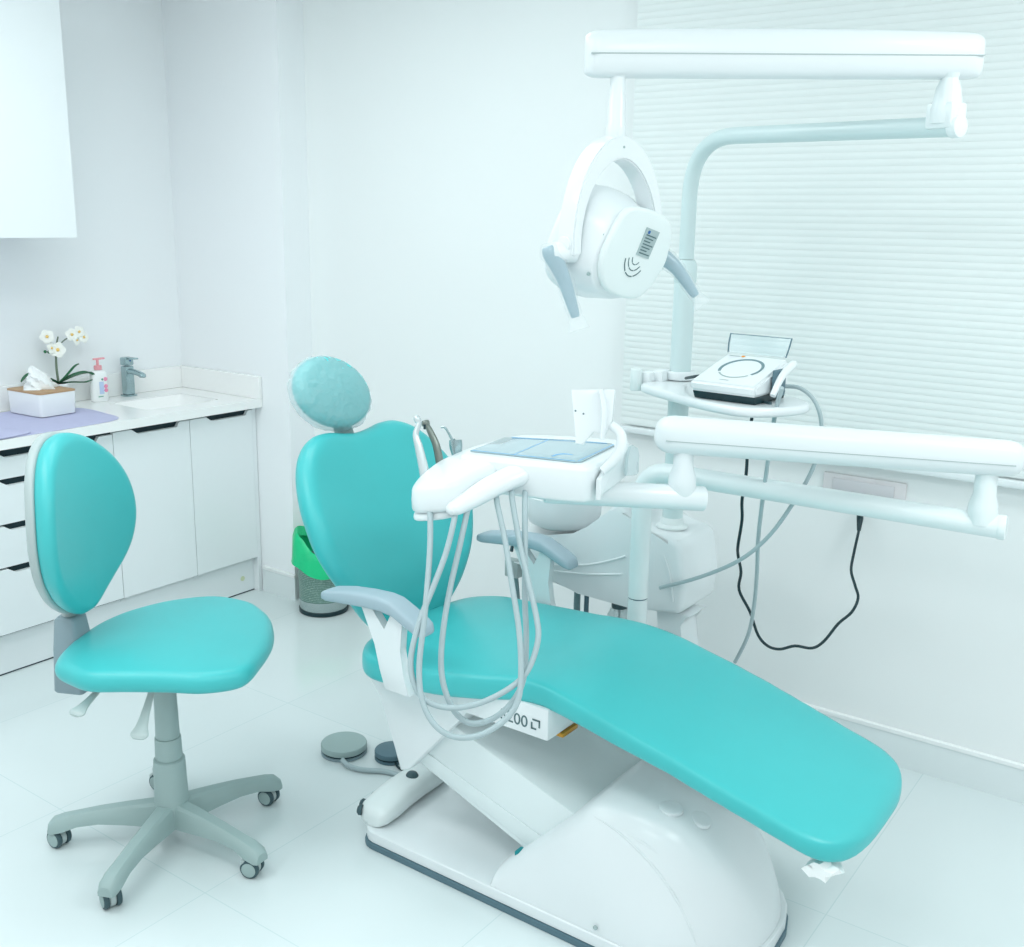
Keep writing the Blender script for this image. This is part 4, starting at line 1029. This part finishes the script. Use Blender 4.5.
J0 = A0+V((0.01, 0.006, 0))
TT = 1.072
b = nb(); lathe(b, (J0.x, J0.y, TT), [(0.031, 0.0), (0.036, 0.02), (0.035, 0.045), (0.026, 0.075), (0.0245, 0.125), (0.03, 0.13)], seg=26); obj('front_joint', b, 'plastic', du)
# tray tube
ta = math.radians(14)
uu = V((math.cos(ta), math.sin(ta), 0)); vv = V((-math.sin(ta), math.cos(ta), 0)); TO = V((-1.43, 2.10, 0))
def ft(u, v, z): return TO+uu*u+vv*v+V((0, 0, z))
tr0 = V((J0.x, J0.y, TT-0.008)); te = ft(0.0, 0.06, TT+0.018); td = (tr0-te).normalized()
b = nb(); cyl(b, te, tr0+td*0.062, 0.0325, bev=0.004); obj('tray_support_tube', b, 'plastic', du)
# tray body
body = [(-0.165, -0.10), (-0.02, -0.112), (0.13, -0.112), (0.172, -0.09), (0.182, -0.02), (0.184, 0.15), (0.172, 0.235), (0.12, 0.255), (-0.06, 0.225), (-0.13, 0.18), (-0.16, 0.08)]
def ftb(u, v, w_):
    k = 1.0 if w_ > 0 else 0.97
    return ft(u*k, v*k, 1.155+w_)
b = nb(); slab(b, body, 0.090, 0.016, ftb, smooth_n=6, inner=5); tb = obj('tray_body', b, 'plastic', du, sharp=60)
b = nb(); slab(b, [(-0.15, -0.068), (0.12, -0.072), (0.135, -0.06), (0.152, 0.15), (0.14, 0.168), (0.03, 0.165), (-0.12, 0.128), (-0.135, 0.115)], 0.004, 0.0015, lambda u, v, w_: ft(u, v, 1.2025+w_), smooth_n=1, smooth=False, inner=2, steps=2); mt_ = obj('tray_mat', b, 'mat', tb, label='grey-blue tray mat')
b = nb()
for seg_ in (((-0.148, -0.066), (0.122, -0.070)), ((0.128, -0.066), (0.149, 0.155)), ((0.13, 0.163), (-0.118, 0.126)), ((-0.035, -0.068), (-0.02, 0.142)),):
    (a0, b0), (a1, b1) = seg_
    tube(b, [ft(a0, b0, 1.2046), ft(a1, b1, 1.2046)], 0.0014, 6, smooth=False, sq=(1.2, 0.35))
tube(b, [ft(0.055, -0.045, 1.2046), ft(0.06, -0.02, 1.2046), ft(0.075, -0.006, 1.2046), ft(0.095, -0.008, 1.2046)], [0.003, 0.0035, 0.0035, 0.002], 8, sq=(1.2, 0.25))
obj('mat_lines', b, 'matblue', tb)
# instrument wing: slopes down to the left and front
wing = [(-0.242, 0.03), (-0.252, -0.06), (-0.247, -0.17), (-0.225, -0.235), (-0.18, -0.262), (-0.135, -0.262), (-0.105, -0.235), (-0.085, -0.17), (-0.06, -0.10), (-0.06, 0.02), (-0.10, 0.10), (-0.165, 0.11), (-0.215, 0.085)]
def fw(u, v, w_):
    zt = 1.160
    drop = 0.10*max(0, (-u-0.13)/0.12)**1.6*0.35+0.030*max(0, (-v-0.05)/0.2)**1.3
    return ft(u, v, zt+w_-drop)
b = nb(); slab(b, wing, 0.074, 0.022, fw, smooth_n=5, inner=5); obj('instrument_holder', b, 'plastic', du, sharp=60)
b = nb(); slab(b, [(x*0.92-0.017, (y+0.1)*0.9-0.105) for x, y in wing], 0.02, 0.009, lambda u, v, w_: fw(u, v, w_-0.046), smooth_n=5, inner=3); obj('holder_underside', b, 'plastic', du, sharp=60)
# grip
b = nb(); tube(b, [ft(0.015, -0.02, 1.168), ft(-0.005, -0.085, 1.165), ft(-0.045, -0.15, 1.148), ft(-0.085, -0.215, 1.122), ft(-0.107, -0.252, 1.107), ft(-0.112, -0.266, 1.101)], [0.020, 0.031, 0.030, 0.026, 0.020, 0.010], 20, sq=(1.1, 0.85)); obj('grip', b, 'plastic', du, sharp=80)
# film viewer with its curved arm
b = nb(); slab(b, [(-0.085, -0.045), (-0.09, 0.005), (0.012, 0.045), (0.02, 0.012)], 0.012, 0.003, lambda u, v, w_: ft(0.186+w_, u, 1.165+v), smooth=False, inner=2, steps=2); obj('viewer_mount', b, 'plastic', du)
b = nb(); tube(b, [(-1.228, 2.078, 1.188), (-1.208, 2.088, 1.212), (-1.194, 2.098, 1.242), (-1.200, 2.104, 1.275), (-1.224, 2.100, 1.295)], [0.011, 0.0125, 0.013, 0.012, 0.010], 16); obj('viewer_arm', b, 'plastic', du)
va = math.radians(24); vn = V((math.sin(va), -math.cos(va), 0)); vu = V((math.cos(va), math.sin(va), 0))
VO = V((-1.262, 2.085, 1.305))
VM = Matrix(((vu.x, vn.x, 0, VO.x), (vu.y, vn.y, 0, VO.y), (0, 0, 1, VO.z), (0, 0, 0, 1))) @ Matrix.Rotation(math.radians(8), 4, 'X')
def fv(u, v, w_): return VM @ V((u, w_, v))
b = nb(); slab(b, [(-0.056, 0.066), (-0.040, -0.058), (-0.022, -0.060), (0.002, -0.03), (0.03, -0.035), (0.044, 0.0), (0.046, 0.072)], 0.016, 0.003, fv, smooth=False, inner=2, steps=2); vw = obj('film_viewer', b, 'plastic', du, sharp=35)
b = nb(); tube(b, [fv(0.014, 0.07, 0.012), fv(0.024, 0.03, 0.013), fv(0.026, -0.01, 0.013), fv(0.022, -0.045, 0.012)], [0.008, 0.010, 0.010, 0.008], 12, sq=(1, 0.6)); obj('viewer_frame', b, 'plastic', vw)
b = nb()
for u, v in ((-0.043, 0.018), (-0.024, 0.012)): lathe(b, fv(u, v, 0.008), [(0.0022, 0), (0.0022, 0.001), (0.001, 0.0015)], vn, 10)
obj('viewer_screws', b, 'rim', vw)
# translucent cover at the rear right corner of the tray
b = nb(); slab(b, [(0, 0.0), (0.055, -0.075), (-0.035, -0.075), (-0.05, -0.05)], 0.002, 0.0008, lambda u, v, w_: ft(0.195+w_, 0.17, 1.205)+vv*u+V((0, 0, v))+uu*0.01*math.sin(u*60), smooth_n=4, inner=4, steps=2); obj('drip_sheet', b, 'clear', du, label='clear plastic side sheet')

# hoses: from under the tray, looping down in front of the seat and up to the holders
def U(p): return V(p)
hoses = [
    ([(-1.457, 1.972, 1.125), (-1.421, 1.924, 1.112), (-1.373, 1.892, 1.036), (-1.330, 1.863, 0.944), (-1.290, 1.837, 0.852), (-1.264, 1.811, 0.771), (-1.253, 1.786, 0.711), (-1.266, 1.755, 0.671), (-1.304, 1.713, 0.639), (-1.348, 1.680, 0.634), (-1.390, 1.661, 0.657), (-1.427, 1.660, 0.708), (-1.450, 1.678, 0.779), (-1.465, 1.713, 0.872), (-1.483, 1.747, 0.954), (-1.504, 1.780, 1.025), (-1.533, 1.815, 1.096), (-1.568, 1.852, 1.116)], 'first'),
    ([(-1.429, 1.994, 1.131), (-1.397, 1.951, 1.118), (-1.349, 1.919, 1.022), (-1.310, 1.897, 0.951), (-1.273, 1.879, 0.880), (-1.253, 1.860, 0.830), (-1.256, 1.827, 0.768), (-1.279, 1.790, 0.731), (-1.326, 1.741, 0.699), (-1.378, 1.699, 0.688), (-1.427, 1.670, 0.704), (-1.458, 1.665, 0.745), (-1.473, 1.677, 0.797), (-1.474, 1.709, 0.871), (-1.468, 1.744, 0.934), (-1.463, 1.785, 1.008), (-1.467, 1.818, 1.071), (-1.478, 1.842, 1.105), (-1.496, 1.868, 1.125)], 'second'),
    ([(-1.403, 2.012, 1.126), (-1.374, 1.971, 1.110), (-1.343, 1.931, 1.008), (-1.315, 1.894, 0.902), (-1.291, 1.868, 0.818), (-1.277, 1.839, 0.733), (-1.289, 1.805, 0.681), (-1.318, 1.770, 0.649), (-1.353, 1.741, 0.642), (-1.385, 1.726, 0.665), (-1.413, 1.724, 0.712), (-1.432, 1.733, 0.765), (-1.444, 1.755, 0.840), (-1.450, 1.786, 0.927), (-1.452, 1.825, 1.025), (-1.456, 1.859, 1.107), (-1.468, 1.878, 1.133)], 'third'),
]
for pts, _ in hoses:
    b = nb(); tube(b, pts, 0.0068, 12, n=5); obj('hose', b, 'hose', du)

# ------------------------------------------------------------------ handpieces standing in the holder
def inst(name, lab, cat, pts, rad, m, extra=None):
    t = thing(name, lab, cat, pts[0], 'handpieces in the tray holder')
    b = nb(); tube(b, pts, rad, 16); obj('barrel', b, m, t, sharp=80)
    return t
h1 = [(-1.635, 1.924, 1.093), (-1.649, 1.930, 1.148), (-1.668, 1.933, 1.205), (-1.679, 1.934, 1.236), (-1.678, 1.941, 1.256), (-1.676, 1.946, 1.270)]
t = inst('handpiece', 'pale silver dental handpiece, leftmost in the tray holder', 'handpiece', h1, [0.013, 0.0125, 0.0105, 0.0078, 0.007, 0.006], 'chrome_w')
b = nb(); lathe(b, V(h1[-1])-V((0.002, 0.001, 0.004)), [(0.001, 0), (0.007, 0.001), (0.0085, 0.004), (0.0085, 0.014), (0.006, 0.018), (0.001, 0.0185)], (-0.45, -0.2, 0.85), 16); obj('head', b, 'chrome_w', t)
b = nb(); q_ = V(h1[-1])+V((0.010, 0.006, -0.008)); cyl(b, q_, q_+V((0, 0, -0.012)), 0.003); obj('bur', b, 'black', t)
h2 = [(-1.646, 1.999, 1.116), (-1.659, 2.002, 1.159), (-1.673, 2.004, 1.201), (-1.691, 2.002, 1.235), (-1.699, 2.000, 1.249)]
t = inst('handpiece', 'curved darker steel handpiece, middle one in the tray holder', 'handpiece', h2, [0.0105, 0.0105, 0.0095, 0.008, 0.006], 'chrome_d')
b = nb(); lathe(b, V(h2[-1])-V((0.003, 0, 0.003)), [(0.001, 0), (0.0095, 0.001), (0.0105, 0.004), (0.0105, 0.012), (0.008, 0.015), (0.001, 0.016)], (-0.25, 0, 1), 16); obj('head', b, 'chrome_d', t)
h3 = [(-1.668, 2.086, 1.122), (-1.675, 2.091, 1.155), (-1.681, 2.094, 1.180), (-1.684, 2.096, 1.198)]; h4 = [(-1.689, 2.092, 1.195), (-1.700, 2.089, 1.213), (-1.711, 2.086, 1.228), (-1.720, 2.080, 1.229)]
t = thing('air_water_syringe', 'short metal air-water syringe with bent nozzle, rightmost in the holder', 'syringe', h3[0])
b = nb(); tube(b, h3, [0.012, 0.0125, 0.0165, 0.0165], 18); obj('barrel', b, 'tap', t)
b = nb(); tube(b, [h3[-1]]+h4, [0.0055, 0.0042, 0.0032, 0.0030, 0.0022], 8); obj('nozzle', b, 'tap', t)

# ------------------------------------------------------------------ scaler control box on the shelf
sc_ = thing('scaler_control_box', 'white tabletop scaler box with a printed ring on the pole shelf', 'dental device', SO+V((0, 0, 0.014)))
su = V((0.9976, -0.07, 0)); sv = V((0.07, 0.9976, 0)); SB = V((-1.150, 2.650, 1.285))
def fs(u, v, z): return SB+su*u+sv*v+V((0, 0, z))
dw = 0.096
b = nb()
def quad_sec(z_f, z_b, ins, zlow=False):
    return
lo_ = [fs(-dw*0.93, -0.082, 0.0145), fs(dw*0.93, -0.082, 0.0145), fs(dw*0.93, 0.082, 0.0145), fs(-dw*0.93, 0.082, 0.0145)]
mid = [fs(-dw*0.95, -0.09, 0.034), fs(dw*0.95, -0.09, 0.034), fs(dw*0.95, 0.086, 0.034), fs(-dw*0.95, 0.086, 0.034)]
loft(b, [lo_, mid], cap=False); b.faces.new(b.verts[0:4]); b.faces.new(b.verts[4:8]); obj('box_foot', b, 'black', sc_, smooth=False, label='dark lower part')
b = nb()
q = [[fs(-dw, -0.098, 0.0345), fs(dw, -0.098, 0.0345), fs(dw, 0.09, 0.0345), fs(-dw, 0.09, 0.0345)],
     [fs(-dw, -0.102, 0.062), fs(dw, -0.102, 0.062), fs(dw*0.97, 0.092, 0.118), fs(-dw*0.97, 0.092, 0.118)]]
ra = [b.verts.new(p) for p in q[0]]; rb = [b.verts.new(p) for p in q[1]]
b.faces.new(ra); b.faces.new(rb[::-1])
for i in range(4): b.faces.new((ra[i], ra[(i+1) % 4], rb[(i+1) % 4], rb[i]))
bmesh.ops.bevel(b, geom=b.edges[:], offset=0.007, segments=3, affect='EDGES'); obj('box_shell', b, 'plastic', sc_, sharp=45)
fn = (q[1][1]-q[1][0]).cross(q[1][3]-q[1][0]).normalized()
fu = su; fvv = (q[1][3]-q[1][0]).normalized(); fc0 = (q[1][0]+q[1][2])/2+fn*0.0006
b = nb(); tube(b, [fc0+fu*0.056*math.cos(math.radians(a))+fvv*(0.008+0.062*math.sin(math.radians(a))) for a in range(-32, 213, 15)], 0.0042, 8, n=3, sq=(1, 0.3)); obj('dial_ring', b, 'ringink', sc_)
b = nb(); tube(b, [fc0+fu*0.056*math.cos(math.radians(a))+fvv*(0.008+0.062*math.sin(math.radians(a))) for a in range(220, 322, 14)], 0.0026, 8, n=3, sq=(1, 0.3)); obj('dial_scale', b, 'grey', sc_)
b = nb(); tube(b, [fc0+fu*(-0.078)+fvv*0.087, fc0+fu*(-0.045)+fvv*0.087], 0.0022, 6, smooth=False, sq=(1, 0.3)); tube(b, [fc0+fu*(-0.018)-fvv*0.075, fc0+fu*0.008-fvv*0.075], 0.0018, 6, smooth=False, sq=(1, 0.3)); obj('panel_print', b, 'grey', sc_)
b = nb(); lathe(b, fc0+fu*(-0.036)+fvv*0.087, [(0.001, 0), (0.0055, 0), (0.0055, 0.0006), (0.001, 0.0007)], fn, 12); obj('panel_mark', b, 'orange', sc_)
# clear raised lid at the rear
b = nb(); pl = [fs(-dw*0.9, 0.085, 0.122), fs(dw*0.9, 0.085, 0.122), fs(dw*0.95, 0.102, 0.172), fs(-dw*0.95, 0.102, 0.172)]
off = V((0, 0, 0.0015))+vs_*-0.0015
ra = [b.verts.new(p) for p in pl]; rb = [b.verts.new(p+off) for p in pl]; b.faces.new(ra); b.faces.new(rb[::-1])
for i in range(4): b.faces.new((ra[i], ra[(i+1) % 4], rb[(i+1) % 4], rb[i]))
obj('clear_lid', b, 'clear', sc_, smooth=False)
b = nb()
for s_ in (-1, 1): tube(b, [fs(s_*dw*0.9, 0.084, 0.122), fs(s_*dw*0.94, 0.092, 0.148), fs(s_*dw*0.95, 0.102, 0.173)], 0.0022, 8)
tube(b, [pl[3], pl[2]], 0.0016, 6, smooth=False); obj('lid_edge', b, 'rim', sc_)
# holder with handpiece on the right side
b = nb(); box(b, (0, 0, 0), (0.018, 0.05, 0.07), 0.004, 2, Matrix.Translation(fs(dw+0.004, -0.02, 0.03)) @ Matrix.Rotation(math.atan2(su.y, su.x), 4, 'Z')); obj('handpiece_cradle', b, 'rim', sc_)
b = nb(); tube(b, [fs(dw+0.030, -0.06, 0.040), fs(dw+0.032, -0.02, 0.085), fs(dw+0.036, 0.03, 0.112), fs(dw+0.036, 0.045, 0.11)], [0.008, 0.0095, 0.011, 0.006], 12); obj('scaler_handpiece', b, 'plastic', sc_)
# hoses of the scaler
b = nb(); tube(b, [(-0.993, 2.550, 1.353), (-1.020, 2.589, 1.288), (-1.043, 2.628, 1.200), (-1.065, 2.667, 1.094), (-1.086, 2.706, 0.998), (-1.105, 2.744, 0.884), (-1.117, 2.783, 0.782), (-1.134, 2.822, 0.659), (-1.162, 2.861, 0.545), (-1.214, 2.900, 0.430)], 0.0058, 10, n=5); obj('hose', b, 'hose', sc_)
b = nb(); tube(b, [(-1.051, 2.720, 1.332), (-1.009, 2.720, 1.331), (-0.969, 2.720, 1.304), (-0.945, 2.720, 1.253), (-0.942, 2.720, 1.185), (-0.958, 2.720, 1.114), (-0.998, 2.720, 1.024), (-1.062, 2.720, 0.913), (-1.145, 2.720, 0.823), (-1.265, 2.720, 0.746), (-1.394, 2.720, 0.684)], 0.0058, 10, n=5); obj('hose', b, 'hose', sc_)

# black mains cable, socket to device
b = nb(); cab = [(-1.086, 2.620, 1.303), (-1.110, 2.651, 1.248), (-1.129, 2.682, 1.166), (-1.141, 2.712, 1.074), (-1.161, 2.743, 0.992), (-1.170, 2.774, 0.925), (-1.190, 2.805, 0.838), (-1.201, 2.836, 0.797), (-1.201, 2.867, 0.736), (-1.216, 2.898, 0.667), (-1.188, 2.928, 0.593), (-1.169, 2.959, 0.512), (-1.146, 2.990, 0.471), (-1.118, 3.021, 0.458), (-1.082, 3.052, 0.468), (-1.038, 3.082, 0.462), (-1.012, 3.113, 0.482), (-0.983, 3.144, 0.537), (-0.953, 3.175, 0.575), (-0.947, 3.206, 0.614), (-0.970, 3.237, 0.643), (-0.996, 3.268, 0.680), (-1.001, 3.298, 0.732), (-1.002, 3.329, 0.798), (-1.011, 3.360, 0.827)]
ct = thing('power_cable', 'black mains cable hanging in a loop in front of the back wall', 'cable', cab[12])
tube(b, cab, 0.0046, 10, n=5); obj('cord', b, 'black', ct)
b = nb(); tube(b, [cab[-2], cab[-1], (-1.012, 3.355, 0.862)], [0.0065, 0.011, 0.011], 10, smooth=False); obj('plug', b, 'black', ct)
b = nb(); tube(b, [(-1.244, 2.700, 1.337), (-1.293, 2.700, 1.338), (-1.36, 2.76, 1.32), (-1.385, 2.80, 1.312)], 0.0045, 8); obj('cord', b, 'black', ct)

# ------------------------------------------------------------------ light
def area(name, loc, rot, sx, sy, power, colr):
    l = bpy.data.lights.new(name, 'AREA'); l.shape = 'RECTANGLE'; l.size = sx; l.size_y = sy; l.energy = power; l.color = colr
    o = bpy.data.objects.new(name, l); col.objects.link(o); o.location = loc; o.rotation_euler = rot; return o
TINT = (0.955, 1.0, 1.005)
for i, (x, y) in enumerate(((-3.0, 0.7), (-3.0, 1.9), (-2.2, 0.7), (-2.2, 2.2), (-0.9, 0.7), (0.5, 0.7), (0.6, 2.3), (-2.2, -0.8), (-0.4, -0.8))):
    area('ceiling_fill_lamp', (x, y, CZ-0.02), (0, 0, 0), 0.6, 0.6, (6, 3.6, 6, 3.2, 4, 6, 16, 5, 5)[i], TINT)  # added fill lamps under the unseen panels, powers set to balance the light
w = bpy.data.worlds.new('surroundings'); scene.world = w; w.use_nodes = True
bg = w.node_tree.nodes['Background']; bg.inputs[0].default_value = (0.945, 1.0, 1.01, 1); bg.inputs[1].default_value = 0.70
scene.view_settings.view_transform = 'Standard'; scene.view_settings.look = 'None'
scene.view_settings.gamma = 1.0; scene.view_settings.use_curve_mapping = False
scene.view_settings.exposure = 0.24
